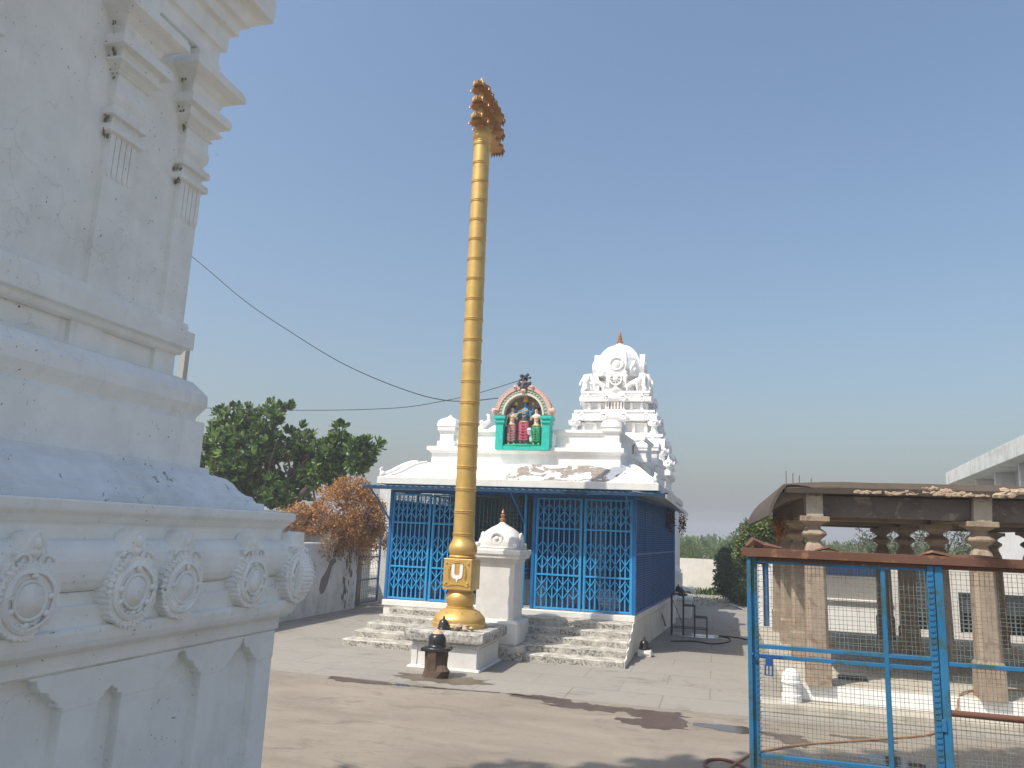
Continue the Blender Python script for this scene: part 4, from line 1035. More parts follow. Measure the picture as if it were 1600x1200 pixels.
mb = MB(); mb.lathe([(.05, 0), (.065, .03), (.06, .06), (.03, .08), (.05, .11), (.05, .13), (.025, .15), (.035, .18), (.01, .23), (.004, .26)], -4.05, 14.85, 2.49, 14); mb.build('finial', 'copper', sh, smooth=True)

# black stone on its stump, in front of the flagstaff
st = thing('stone_stump', 'stained upright stone stump carrying a small black oiled stone with a dab of sandal paste', 'stone post', (-4.3, 12.25, 0))
sx_, sy_ = -4.33, 12.2
mb = MB(); rnd = random.Random(4)
rs = []
for z, r in ((-.02, .22), (.04, .20), (.10, .185), (.2, .18), (.32, .185), (.39, .19)):
    rs.append([(sx_+r*cos(2*pi*j/8+.3)*(1+.06*mnoise.noise(Vector((j, z*5, 0)))), sy_+r*sin(2*pi*j/8+.3), z) for j in range(8)])
mb.rings(rs); mb.lump((sx_+.13, sy_-.1, .06), .12, 3, 10, .3, 1.1, 1, 1.2)
mb.build('stump', 'old_stump', st, bevel=.012)
mb = MB(); mb.sweep([(0, .385), (.02, .392), (.02, .44), (0, .447), (-.03, .455)], sx_-.185, sx_+.185, sy_-.17, sy_+.17)
mb.box(sx_+.1, sx_+.24, sy_-.05, sy_+.05, .40, .435)
mb.lathe([(.155, .45), (.145, .475), (.135, .485), (.14, .51), (.14, .56), (.13, .60), (.10, .645), (.04, .665)], sx_, sy_, 0, 24)
mb.build('black_stone', 'black_stone', st, smooth=True, bevel=.008)
mb = MB(); mb.lathe([(.085, .65), (.075, .67), (.04, .70), (.0, .72)], sx_, sy_, 0, 12); mb.build('paste_dab', 'paste', st, smooth=True)

def small_lamp(x, y, z, k, label, group='little black oil lamps'):
    mb = MB(); mb.lathe([(.09*k, 0), (.10*k, .015*k), (.085*k, .04*k), (.075*k, .10*k), (.055*k, .14*k), (.02*k, .16*k), (.012*k, .2*k), (.0, .21*k)], x, y, z, 14)
    mb.tube([(x+.06*k, y-.03*k, z+.03*k), (x+.13*k, y-.06*k, z+.04*k)], .02*k, 6)
    o = mb.build('oil_lamp', 'black_stone', smooth=True); tag(o, label, 'lamp', group); return o
small_lamp(-4.49, 12.93, .622, 1.1, 'small black lamp on the plinth slab in front of the golden lotus base')
small_lamp(-1.38, 16.1, .13, 1.15, 'small black lamp on a low brick by the right side wall of the temple')
small_lamp(-.93, 20.7, .98, .9, 'small black lamp on the highest step of the iron stand')
small_lamp(-1.0, 24.5, .62, 1.3, 'small black lamp on the white ledge behind the iron stand')
mb = MB(); rnd = random.Random(12)
for i in range(22): mb.lump((-4.16+rnd.uniform(-.17, .17), 12.92+rnd.uniform(-.05, .05), .65+rnd.uniform(0, .07)), rnd.uniform(.035, .06), i, 8, .5, 1, 1, .7)
tag(mb.build('rubble_heap', 'rubble', smooth=True), 'heap of crumbly tan lumps on the plinth slab at the foot of the golden staff', 'rubble')
mb = MB(); mb.lump((-1.36, 16.1, .06), .16, 6, 12, .2, 1, .8, .45); mb.box(-1.5, -1.24, 16.0, 16.22, 0, .128)
tag(mb.build('lamp_brick', 'plinth', bevel=.01), 'low white brick against the temple side wall, black lamp on top', 'brick')

# stepped black iron lamp stand
ls = thing('iron_lamp_stand', 'black iron lamp stand with three descending steps beside the temple wall', 'lamp stand', (-.6, 20.1, 0))
xs = [-1.06, -.80, -.52, -.24]; hs = [.97, .97, .70, .44]
tops = [(-1.06, -.78, .97), (-.78, -.51, .71), (-.51, -.22, .45)]
for a, b, h in tops:
    mb = MB()
    for y in (19.9, 20.25):
        mb.bar((a, y, h), (b, y, h), .018); mb.bar((a, y, .18), (b, y, .18), .012)
    for i in range(5): x = a+(b-a)*i/4; mb.bar((x, 19.9, h), (x, 20.25, h), .012)
    mb.build('step_frame', 'black_iron', ls)
for x, h in ((-1.06, .97), (-.78, .97), (-.51, .71), (-.22, .45)):
    for y in (19.9, 20.25):
        mb = MB(); mb.bar((x, y, 0), (x, y, h), .02); mb.build('leg', 'black_iron', ls)
mb = MB(); mb.bar((-1.04, 19.9, .85), (-.8, 19.9, .3), .01); mb.build('brace', 'black_iron', ls)
rnd = random.Random(77); mb = MB()
for i in range(26):
    x, y = rnd.uniform(-1.0, .1), rnd.uniform(19.75, 20.4); r = rnd.uniform(.03, .09)
    mb.add([(x-r*2, y-r*.4, .009), (x+r*2, y-r*.5, .009), (x+r*1.6, y+r*.5, .012), (x-r*1.7, y+r*.6, .010)], [(0, 1, 2, 3)])
tag(mb.build('foil_scraps', 'foil'), 'scattered shiny wet foil scraps under the stepped iron stand', 'litter', kind='stuff')

# drain spout ledge at the back of the temple side, and the little platform
mb = MB(); mb.sweep([(0, 0), (0, .5), (.05, .52), (.05, .60), (0, .62)], -1.3, -.72, 24.2, 24.9)
tag(mb.build('ledge_block', 'white', bevel=.015), 'low white block with moulded top behind the iron lamp stand', 'ledge')
mb = MB(); mb.prism([(0, .88), (.62, .80), (.70, .72), (.68, .62), (.60, .66), (.5, .72), (.25, .70), (0, .60)], lambda u, v, t: (-1.3+u, t, v), 25.3, 25.7); mb.box(-1.4, -1.02, 25.2, 25.8, 0, 1.25)
mb.lathe([(.12, 1.25), (.16, 1.32), (.1, 1.42), (.02, 1.5)], -1.2, 25.5, 0, 10)
tag(mb.build('water_spout', 'white', bevel=.015), 'white stone water spout curving out of the temple side at the far end', 'spout')

# ================================================================== MESH GATE (right, near)
GY = 5.4
fg = thing('mesh_gate', 'tall chipped blue wire mesh gate leaf with a bolt, closing the right foreground', 'gate', (.76, GY, 0))
mb = MB(); mb.box(.196, .222, GY-.03, GY+.03, 0, 2.20); mb.box(.222, .262, GY-.004, GY+.03, 0, 2.20)
mb.build('left_stile', 'blue_fence', fg, bevel=.003)
mb = MB(); mb.box(1.262, 1.30, GY-.02, GY+.02, .02, 2.205); mb.build('right_stile', 'blue_fence', fg, bevel=.003)
mb = MB(); mb.box(1.00, 1.026, GY-.012, GY+.012, .05, 2.17); mb.build('middle_bar', 'blue_fence', fg, bevel=.002)
for z, nm in ((2.178, 'rail'), (1.647, 'rail'), (1.588, 'rail'), (.995, 'rail'), (.06, 'rail')):
    mb = MB(); mb.box(.262, 1.262, GY-.010, GY+.014, z-.012, z+.012); mb.build(nm, 'blue_fence', fg, bevel=.002)
mb = MB(); rnd = random.Random(31)
def loose(mb, x0, x1, z0, z1, d, y, r, rnd):
    n = round((x1-x0)/d)
    for i in range(n+1):
        x = x0+(x1-x0)*i/n+rnd.gauss(0, .0022); pts = []
        k = 14; ph = rnd.uniform(0, 6)
        for q in range(k+1): z = z0+(z1-z0)*q/k; pts.append((x+.0022*sin(ph+q*.9)+rnd.gauss(0, .0006), y, z))
        mb.tube(pts, r, 4)
    n = round((z1-z0)/d)
    for i in range(n+1):
        z = z0+(z1-z0)*i/n+rnd.gauss(0, .0028); ph = rnd.uniform(0, 6); k = 10
        mb.tube([(x0+(x1-x0)*q/k, y+r*1.6, z+.003*sin(ph+q*.7)+rnd.gauss(0, .0005)) for q in range(k+1)], r, 4)
loose(mb, .265, 1.262, .07, 2.172, .0255, GY+.02, .0016, rnd)
mb.build('wire_mesh', 'wire', fg)
mb = MB(); rnd = random.Random(3)
for i in range(62): z = .1+i*.0335; mb.tube([(.245, GY-.008, z), (.262, GY-.012, z+.008), (.275, GY+.01, z+.012)], .0022, 4)
for i in range(62): z = .1+i*.0335; mb.tube([(1.262, GY-.024, z), (1.285, GY-.026, z+.004), (1.30, GY-.016, z+.006)], .0022, 4)
mb.build('wire_ties', 'wire_blue', fg)
mb = MB(); mb.box(.262, .40, GY-.028, GY-.012, 1.583, 1.600); mb.box(.30, .345, GY-.03, GY-.014, 1.535, 1.585)
mb.tube([(.30, GY-.03, 1.54), (.298, GY-.035, 1.48), (.34, GY-.035, 1.478), (.342, GY-.03, 1.54)], .006, 6); mb.tube([(.32, GY-.03, 1.54), (.318, GY-.035, 1.485)], .005, 6)
mb.ball((.225, GY-.035, 1.60), .010, 8); mb.ball((.24, GY-.03, 1.587), .010, 8)
mb.build('bolt_latch', 'blue_dark', fg, bevel=.001)
fp = thing('mesh_fence', 'wire mesh fence panel with a rusty pipe rail, right of the gate leaf', 'fence', (1.9, GY, 0))
mb = MB(); mb.box(1.306, 1.352, GY-.018, GY+.022, 0, 2.205); mb.build('post', 'blue_fence', fp, bevel=.003)
mb = MB(); mb.box(1.294, 1.32, GY-.028, GY-.019, 1.24, 1.31); mb.build('hinge_plate', 'blue_fence', fp, bevel=.002)
mb = MB(); mb.box(3.0, 3.05, GY-.018, GY+.022, 0, 2.205); mb.build('post', 'blue_fence', fp)
for z, mt in ((1.625, 'blue_fence'), (.06, 'blue_fence')):
    mb = MB(); mb.box(1.352, 3.0, GY-.01, GY+.014, z-.012, z+.012); mb.build('rail', mt, fp, bevel=.002)
mb = MB(); mb.tube([(1.352, GY, 1.345), (3.0, GY, 1.345)], .019, 10); mb.build('pipe_rail', 'rust', fp, smooth=True)
mb = MB(); rnd = random.Random(32); loose(mb, 1.356, 3.0, .07, 2.172, .0255, GY+.022, .0016, rnd); mb.build('wire_mesh', 'wire', fp)
rb = MB(); rb.box(.165, 3.1, GY-.045, GY+.045, 2.208, 2.216); rb.box(.165, 3.1, GY-.045, GY-.038, 2.212, 2.262); rb.box(.165, 3.1, GY+.038, GY+.045, 2.212, 2.262)
rb.box(.27, 3.0, GY-.015, GY+.012, 2.182, 2.2075)
tag(rb.build('channel_beam', 'rust', bevel=.002), 'long rusty steel channel laid along the top of the mesh gate and fence', 'beam')
for i, (pts, r, lab) in enumerate((
    ([(.20, GY, 2.268), (.235, GY, 2.305), (.30, GY+.03, 2.275), (.42, GY+.02, 2.263)], .03, 'crumpled rusty metal scrap at the left end of the channel beam'),
    ([(1.24, GY+.03, 2.262), (1.30, GY, 2.285), (1.42, GY, 2.262), (1.55, GY, 2.267), (1.68, GY, 2.266)], .014, 'bent rusty rod lying along the channel beam above the gate hinge'),
    ([(.62, GY+.02, 2.262), (.70, GY, 2.285), (.76, GY, 2.266)], .012, 'short rusty strip sticking up from the middle of the channel beam'))):
    mb = MB(); mb.tube(pts, [r*.6]+[r]*(len(pts)-2)+[r*.4], 5)
    tag(mb.build('metal_scrap', 'rust'), lab, 'scrap', 'rusty scraps on the channel beam')

# ================================================================== PILLARED STONE HALL
mh = thing('pillared_hall', 'low open hall of carved brown stone pillars under a worn flat stone roof', 'hall', (3, 15, 0))
mb = MB(); mb.box(.92, 7.5, 12.3, 20, 0, .35); mb.build('platform', 'stair_ground', mh, bevel=.015)
mb = MB(); mb.box(.915, 7.5, 12.285, 12.299, .125, .345); mb.build('painted_riser', 'white', mh)
mb = MB(); mb.box(.6, 7.5, 11.85, 12.284, 0, .12); mb.build('lower_step', 'stair_ground', mh, bevel=.015)
def hall_pillar(cx, cy, seed):
    mb = MB(); rnd = random.Random(seed)
    def sq(r, z, n=8, ch=.25):
        if n == 4: n = 8
        a = r*(1-ch)
        return [(cx+x, cy+y, z) for x, y in ((r, -a), (r, a), (a, r), (-a, r), (-r, a), (-r, -a), (-a, -r), (a, -r))]
    rs = [sq(.165, .34, ch=.04), sq(.165, .80, ch=.04), sq(.15, .84, ch=.3), sq(.143, 1.5, ch=.3), sq(.135, 2.04, ch=.3), sq(.145, 2.06, ch=.1), sq(.145, 2.12, ch=.1), sq(.135, 2.22, ch=.2), sq(.115, 2.30, ch=.4), sq(.09, 2.345, ch=.5), sq(.085, 2.37, ch=.5)]
    mb.rings(rs); pl = mb.build('pillar', 'stone', mh, bevel=.006)
    mb = MB(); mb.rings([sq(.085, 2.36, ch=.5), sq(.10, 2.385, ch=.45), sq(.165, 2.44, ch=.45), sq(.172, 2.465, ch=.45), sq(.15, 2.495, ch=.45), sq(.095, 2.535, ch=.5), sq(.09, 2.56, ch=.5), sq(.11, 2.585, ch=.4), sq(.15, 2.62, ch=.2), sq(.165, 2.635, ch=.1), sq(.205, 2.637, ch=.05), sq(.205, 2.712, ch=.05)])
    mb.build('capital', 'stone', pl, bevel=.006)
rowsY = [12.36, 14.6, 16.9, 19.1]
for i, y in enumerate(rowsY):
    for j, x in enumerate((1.41, 3.60, 5.8)):
        hall_pillar(x, y, i*3+j)
for j, x in enumerate((1.41, 3.60, 5.8)):
    mb = MB(); mb.box(x-.115, x+.115, 12.16, 12.5, 2.714, 3.045)
    for i in range(len(mb.v)): v = mb.v[i]; mb.v[i] = (v[0]+(.02 if v[2] > 3 else 0)*(1 if j else -.0), v[1], v[2])
    mb.lump((x+.02, 12.2, 3.0), .10, j, 12, .3, 1.15, .8, .7)
    mb.build('beam_end', 'stone_pale', mh, bevel=.012)
    mb = MB(); mb.box(x-.105, x+.105, 12.5, 19.3, 2.716, 3.03); mb.build('long_beam', 'stone_under', mh, bevel=.01)
for i, y in enumerate(rowsY):
    mb = MB()
    for xa, xb in ((1.52, 3.49), (3.71, 5.69)): mb.box(xa, xb, y-.12+(.03 if i == 0 else 0), y+.12, 2.718, 3.02)
    mb.build('cross_beam', 'stone_grey' if i == 0 else 'stone_under', mh, bevel=.01)
mb = MB()
for i in range(9): mb.box(1.2, 5.95, 12.5+i*.78, 13.26+i*.78, 3.032, 3.08)
mb.build('ceiling_slabs', 'stone_under', mh)
# roof slab with an uneven front edge
mb = MB(); n = 60; top = []; rs = []
for i in range(n+1):
    x = .98+(6.4-.98)*i/n
    zt_ = 3.16+.045*min(1, max(0, (x-.98)/.55))+.010*mnoise.noise(Vector((x*3, 0, 0))); zb_ = 3.035+.012*mnoise.noise(Vector((x*5, 3, 0)))
    yf = 12.0+.02*mnoise.noise(Vector((x*2, 7, 0)))
    rs.append([(x, yf, zb_), (x, yf-.02, (zb_+zt_)/2), (x, yf+.03, zt_), (x, 19.6, zt_), (x, 19.6, zb_)])
mb.rings(rs); mb.build('roof_slab', 'stone_roof', mh)
mb = MB(); rnd = random.Random(6)
for i in range(230):
    x = 2.35+rnd.triangular(0, 1.35, .75); hmax = .12*max(.12, 1-abs(x-2.95)/.62)
    mb.lump((x, 12.0+rnd.uniform(-.008, .008), 3.05+rnd.uniform(0, hmax)), rnd.uniform(.012, .034), i, 6, .8, 1.5, .7, .8)
for i in range(30):
    x = 1.95+rnd.uniform(0, .6); mb.lump((x, 11.99, 3.05+rnd.uniform(0, .03)), rnd.uniform(.015, .03), i, 6, .6, 1.6, .5, .7)
for i in range(24):
    x = 3.75+rnd.uniform(0, .7); mb.lump((x, 11.99, 3.09+rnd.uniform(-.02, .05)), rnd.uniform(.03, .06), i, 8, .6, 1.5, .5, .8)
mb.build('exposed_mortar', 'rubble', mh)
# curved stone sunshade on the left side
mb = MB(); pr2 = [(1.3, 3.13), (1.12, 3.155), (.98, 3.15), (.92, 3.09), (.855, 2.99), (.80, 2.88), (.765, 2.78), (.745, 2.69)]
sec = [(x, z) for x, z in pr2]+[(x+.045, z-.012) for x, z in reversed(pr2)]
rs = []
for i in range(26):
    y = 11.97+(19.7-11.97)*i/25; rs.append([(x+.012*mnoise.noise(Vector((y*1.5, z*5, 0))), y, z-.03*min(1, max(0, (12.6-y)))*0) for x, z in sec])
mb.rings(rs); mb.build('curved_sunshade', 'stone_roof', mh)
mb = MB()
for i in range(17):
    y = 12.15+i*.45; mb.prism([(1.29, 3.10), (1.0, 3.115), (.90, 2.98), (.83, 2.83), (.86, 2.80), (.98, 2.90), (1.29, 2.98)], lambda u, v, t: (u, t, v), y, y+.06)
mb.build('sunshade_ribs', 'stone_under', mh)
mb = MB()
for x, y, h in ((1.03, 12.25, .16), (1.14, 12.4, .14), (1.24, 12.5, .12), (1.42, 12.6, .09)): mb.tube([(x, y, 3.1), (x+.003, y, 3.2+h), (x+.006, y, 3.2+h+.01)], .006, 5)
mb.build('rebar', 'rust', mh)
mb = MB(); mb.lathe([(.135, .12), (.135, .22), (.12, .23), (.12, .36), (.135, .37), (.135, .40), (.12, .42), (.125, .46), (.10, .52), (.05, .56), (.01, .57)], 1.02, 12.12, 0, 20)
tag(mb.build('boundary_stone', 'pot_white', smooth=True), 'short round topped white stone at the left corner of the hall step', 'stone')
mb = MB(); mb.box(1.75, 2.15, 12.85, 13.0, .351, .41)
tag(mb.build('dark_tray', 'black_iron', bevel=.004), 'flat dark tray at the foot of the front left hall pillar', 'tray')
# hoses
def hose(pts, r, mat, label, grp='hoses on the courtyard floor', nm='hose'):
    P = [Vector(p) for p in pts]; out = []
    for i in range(len(P)-1):
        p0, p1, p2, p3 = P[max(0, i-1)], P[i], P[i+1], P[min(len(P)-1, i+2)]
        for k in range(8):
            t = k/8; out.append(.5*((2*p1)+(-p0+p2)*t+(2*p0-5*p1+4*p2-p3)*t*t+(-p0+3*p1-3*p2+p3)*t**3))
    out.append(P[-1]); mb = MB(); mb.tube(out, r, 8); return tag(mb.build(nm, mat, smooth=True), label, 'hose', grp)
z_ = .016
hose([(.1, 8.75, z_), (.35, 9.45, z_), (.514, 9.67, z_), (1.0, 10.17, z_), (1.55, 10.56, z_), (2.12, 10.97, z_), (2.56, 11.33, z_), (2.8, 11.7, z_+.02), (2.88, 11.84, .13), (3.0, 12.05, .135), (3.15, 12.26, .2), (3.22, 12.35, .366), (3.6, 12.9, .366), (4.3, 13.2, .366), (5.2, 13.0, .366)], .013, 'hose', 'thin ochre hose trailing across the floor and up the hall steps')
hose([(.0, 8.6, z_), (-.12, 8.75, z_), (-.1, 9.0, z_), (.05, 9.1, z_), (.2, 9.0, z_), (.3, 8.8, z_), (.35, 8.55, z_)], .016, 'red_hose', 'maroon hose loop by the foot of the tall blue gate post')
hose([(-1.0, 18.6, z_), (-.5, 18.9, z_), (-.1, 18.7, z_), (.25, 19.2, z_), (.3, 19.9, z_), (.05, 20.3, z_), (.5, 20.2, z_), (1.0, 19.5, z_)], .015, 'cable', 'black hose snaking on the shaded floor before the iron lamp stand')
hose([(.49, 30.4, .03), (.75, 29.2, .03), (.96, 28.1, .03)], .035, 'concrete_post', 'straight grey pipe lying on the floor near the far bush', nm='pipe')
hose([(-1.62, 20.6, .75), (-1.4, 20.2, .66), (-1.3, 20.1, .45), (-1.2, 19.95, .2)], .02, 'twig', 'brown wooden stick leaning at the plinth beside the iron stand', grp='sticks', nm='stick')

# ================================================================== BUILDINGS AND WALLS BEHIND THE HALL
lw = thing('grilled_enclosure', 'low pale enclosure wall with blue grille openings seen through the stone hall', 'enclosure', (3.4, 21.85, 0))
mb = MB(); mb.box(2.45, 4.25, 21.65, 21.85, 0, .93); mb.build('lower_wall', 'white', lw, bevel=.01)
mb = MB(); mb.box(2.4, 4.25, 21.57, 21.85, .932, .98); mb.build('ledge', 'pedestal', lw, bevel=.006)
mb = MB(); mb.box(2.45, 4.3, 21.80, 21.95, .98, 1.55); mb.build('upper_wall', 'inner_wall', lw)
mb = MB(); fgrid(mb, 2.45, 4.3, 1.55, 2.0, .09, .09, 21.85, .012); mb.box(2.45, 4.3, 21.83, 21.88, 2.0, 2.04); mb.build('blue_grille', 'blue_dark', lw)
mb = MB(); mb.box(2.45, 4.3, 22.95, 23.00, 0, 1.98); mb.build('shade_panel', 'room_shade', lw)  # dark sheet added as the shade behind the blue grille
mb = MB(); mb.box(4.26, 7.6, 21.65, 21.85, 0, .35); mb.box(4.26, 4.42, 21.65, 21.85, .35, 2.0); mb.box(5.45, 5.75, 21.65, 21.85, .35, 2.0); mb.box(5.75, 7.6, 21.65, 21.85, 1.3, 2.0); mb.build('pier_wall', 'pedestal', lw)
mb = MB(); fgrid(mb, 4.42, 5.45, .35, 1.98, .1, .1, 21.75, .012); fgrid(mb, 5.75, 7.6, .35, 1.3, .1, .1, 21.75, .012); mb.build('iron_grille', 'wire_grey', lw)
mb = MB(); mb.box(4.3, 7.6, 22.55, 22.65, 0, 1.95); mb.build('dark_back', 'room_shade', lw)
gp = thing('white_gatepost', 'white wall end with a blue pole, seen through the left edge of the mesh', 'wall', (1.3, 21.2, 0))
mb = MB(); mb.box(1.02, 1.16, 21.1, 21.4, 0, 1.75); mb.box(1.3, 1.75, 21.1, 21.4, 0, 1.85); mb.build('wall_stub', 'white', gp, bevel=.01)
mb = MB(); mb.tube([(1.24, 21.15, 0), (1.24, 21.15, 1.8)], .04, 8); mb.build('blue_pole', 'blue', gp, smooth=True)

rbld = thing('roadside_building', 'pale building with a deep stained concrete roof overhang at the far right', 'building', (11, 24, 0))
def rk(p): return (p[0]+(p[1]-30.7)*.099, p[1], p[2])
mb = MB(); mb.box(8.65, 16, 14, 26.6, 0, 3.75); mb.build('lower_wall', 'white', rbld, bevel=.01, tf=rk)
mb = MB(); mb.box(8.95, 16, 14, 28.2, 3.75, 4.75); mb.build('upper_wall', 'white', rbld, tf=rk)
mb = MB(); mb.box(8.6, 16, 13.9, 27.9, 3.752, 3.86); mb.build('lintel_band', 'pedestal', rbld, bevel=.01, tf=rk)
mb = MB(); mb.add([(8.0, 10, 5.02), (8.0, 30.7, 5.02), (16, 30.7, 5.02), (16, 10, 5.02), (8.0, 10, 4.58), (8.0, 30.7, 4.58), (16, 30.7, 4.58), (16, 10, 4.58)], [(3, 2, 1, 0), (4, 5, 6, 7), (0, 1, 5, 4), (1, 2, 6, 5), (2, 3, 7, 6), (3, 0, 4, 7)])
mb.build('roof_slab', limewash('drip_stained_concrete', (.70, .72, .68), dirt=(.12, .12, .11), amount=.5, streak=.95, speck=.4, scale=2), rbld, bevel=.01, tf=rk)
for y in (14.5, 17.2, 19.9, 22.6, 25.3, 27.9):
    mb = MB(); mb.box(8.42, 8.96, y, y+.14, 3.87, 4.575); mb.build('bracket_fin', 'white', rbld, bevel=.008, tf=rk)
mb = MB(); mb.tube([(8.58, 14, 3.68), (8.57, 18, 3.63), (8.57, 22, 3.66), (8.58, 26, 3.62)], .018, 6); mb.build('wall_cable', 'cable', rbld, tf=rk)
mb = MB(); mb.sweep([(0, 5.02), (0, 5.9), (.08, 5.92), (.08, 6.0), (0, 6.02)], 9.3, 12, 20.2, 23.6); mb.build('stair_cabin', 'concrete_post', rbld, tf=rk)
mb = MB(); mb.box(8.63, 8.649, 18.2, 19.4, .9, 2.1); mb.build('window', 'room_shade', rbld, tf=rk)

# compound wall on the left, with its gate
cw = thing('compound_wall', 'grey stained old compound wall with a dark patch and peeling streaks on the left', 'wall', (-10, 17, 0))
def wavy(x0, x1, y0, y1, h, seed):
    mb = MB(); n = 40; rs = []
    for i in range(n+1):
        y = y0+(y1-y0)*i/n; z = h+.015*mnoise.noise(Vector((y*2, seed, 0)))
        rs.append([(x0, y, 0), (x1, y, 0), (x1, y, z-.03), (x1-.02, y, z), (x0+.02, y, z), (x0, y, z-.03)])
    return mb.rings(rs)
wavy(-10.15, -9.9, 4, 20.75, 1.82, 1).build('wall_face', 'wall_old', cw)
wavy(-11.2, -11.0, 4, 24, 2.6, 4).build('taller_wall', 'wall_old', cw)
mb = MB(); rnd = random.Random(9)
def patch(mb, yc, zc, pts, x=-9.896): mb.add([(x, yc+a, zc+b) for a, b in pts], [tuple(range(len(pts)))])
patch(mb, 19.0, 1.0, [(-.42, -.35), (-.3, -.5), (-.12, -.45), (.05, -.2), (.2, .2), (.42, .32), (.35, .42), (.1, .38), (-.1, .1), (-.35, -.1)])
patch(mb, 19.3, 1.52, [(-.12, -.06), (.0, -.12), (.08, 0), (.05, .12), (-.08, .1)]); patch(mb, 19.75, 1.5, [(-.05, -.12), (.03, -.05), (.08, .12), (.0, .1)])
mb.build('grey_patch', plain('bare_render', (.20, .19, .18), .9), cw)
mb = MB()
for i in range(34):
    y, z = 20.2+rnd.gauss(0, .22), rnd.uniform(.1, 1.75); r = rnd.uniform(.02, .07)
    patch(mb, y, z, [(r*cos(t)*rnd.uniform(.5, 1), 2.2*r*sin(t)*rnd.uniform(.6, 1.2)) for t in [2*pi*k/9 for k in range(9)]], x=-9.897+.0004*(i % 5))
mb.build('mould_streaks', plain('black_mould', (.17, .155, .13), .95), cw)
lg = thing('side_gate', 'narrow dark blue barred gate standing between the compound wall and the temple', 'gate', (-10, 21.7, 0))
mb = MB()
for y in (20.85, 22.35): mb.box(-9.98, -9.93, y-.03, y+.03, .08, 2.05)
for z in (.1, .75, 1.4, 2.03): mb.box(-9.98, -9.93, 20.85, 22.35, z-.02, z+.02)
gf = mb.build('gate_frame', 'blue_dark', lg)
mb = MB()
for i in range(13): y = 20.95+i*.115; mb.bar((-9.955, y, .1), (-9.955, y, 2.03), .007)
for i in range(15): z = .15+i*.13; mb.bar((-9.95, 20.85, z), (-9.95, 22.35, z), .005)
mb.build('gate_bars', 'wire_grey', gf)
mb = MB(); mb.box(-10.2, -10.15, 21.0, 21.6, .0, 1.95); mb.build('brown_backing', plain('brown_board', (.30, .17, .09), .8), lg)
bw = thing('rear_left_wall', 'tall pale weathered wall and pillar behind the left corner of the porch', 'wall', (-9.5, 23, 0))
mb = MB(); mb.box(-10.15, -8.2, 22.7, 23.1, 0, 2.3); mb.build('lower_pillar', 'wall_old', bw, bevel=.01)
mb = MB(); mb.box(-10.3, -8.2, 22.8, 23.1, 2.34, 3.7); mb.box(-10.3, -8.1, 22.72, 23.1, 2.302, 2.34); mb.build('upper_wall', 'wall_old', bw)
# far wall
fw = thing('far_boundary_wall', 'long cream boundary wall closing the courtyard beyond the temple', 'wall', (0, 35.6, 0))
mb = MB(); n = 40; rs = []
for i in range(n+1):
    x = -30+60*i/n; z = 1.48+.02*mnoise.noise(Vector((x*.8, 2, 0))); rs.append([(x, 35.5, 0), (x, 35.75, 0), (x, 35.75, z), (x, 35.5, z)])
mb.rings(rs); mb.build('wall_face', 'wall_far', fw)
# concrete post behind the gateway, cables
mb = MB(); mb.lathe([(.11, 0), (.085, 6.75), (.02, 6.76)], -13.55, 17.0, 0, sq=True)
tag(mb.build('concrete_pole', 'concrete_post', bevel=.008), 'slim grey concrete pole just showing behind the gateway corner', 'pole')
mb = MB(); mb.lathe([(.16, 0), (.10, 13.2), (.02, 13.25)], -19.0, 17.0, 0, 12); mb.box(-19.6, -18.4, 16.94, 17.06, 12.6, 12.7)
tag(mb.build('utility_pole', 'concrete_post', smooth=True), 'tall utility pole hidden behind the gateway that carries the overhead cable', 'pole')
def cable(pts, r, label):
    P = [Vector(p) for p in pts]; out = []
    for i in range(len(P)-1):
        p0, p1, p2, p3 = P[max(0, i-1)], P[i], P[i+1], P[min(len(P)-1, i+2)]
        for k in range(6):
            t = k/6; out.append(.5*((2*p1)+(-p0+p2)*t+(2*p0-5*p1+4*p2-p3)*t*t+(-p0+3*p1-3*p2+p3)*t**3))
    out.append(P[-1]); mb = MB(); mb.tube(out, r, 6); return tag(mb.build('overhead_cable', 'cable'), label, 'cable', 'cables over the courtyard')
cable([(-18.7, 17, 12.6), (-16.2, 17, 11.0), (-13.65, 17, 9.25), (-11.97, 17, 8.01), (-10.56, 17, 7.14), (-8.85, 17, 6.2), (-7.1, 17, 5.52), (-5.95, 17, 5.28), (-4.87, 17, 5.35)], .011, 'sagging twisted overhead cable running steeply from the gateway down to the niche')
cable([(-18.0, 17, 5.5), (-16, 17, 5.28), (-12.65, 17, 5.12), (-9.8, 17, 5.06), (-7.4, 17, 5.12), (-6.1, 17, 5.31), (-5.3, 17, 5.49), (-4.33, 17, 5.78)], .008, 'nearly level thin overhead cable passing behind the flagstaff to the niche top')

# ================================================================== VEGETATION
tr = thing('broadleaf_tree', 'glossy dark green broad leaved tree standing behind the compound wall on the left', 'tree', (-14.5, 24, 0))
rnd = random.Random(101)
mb = MB(); mb.tube([(-14.4, 24, 0), (-14.3, 24, 1.5), (-14.5, 24.1, 2.8), (-15.0, 24, 3.8), (-15.4, 24.1, 5.0)], [.22, .18, .15, .11, .05], 9)
mb.tube([(-14.45, 24, 2.2), (-13.8, 23.9, 3.2), (-13.0, 24, 4.0), (-12.1, 24.1, 4.6)], [.12, .1, .07, .03], 7)
mb.tube([(-14.6, 24, 3.0), (-16.0, 24.2, 4.0), (-17.0, 24, 5.0)], [.1, .07, .03], 7)
for i in range(26):
    a = Vector((-14.8+rnd.uniform(-1, 1.4), 24+rnd.uniform(-.5, .5), 3.6+rnd.uniform(-.6, .8))); b = a+Vector((rnd.uniform(-1.4, 1.5), rnd.uniform(-1.3, 1.3), rnd.uniform(.3, 1.6)))
    mb.tube([a, (a+b)/2+Vector((0, 0, .1)), b], [.045, .03, .012], 5)
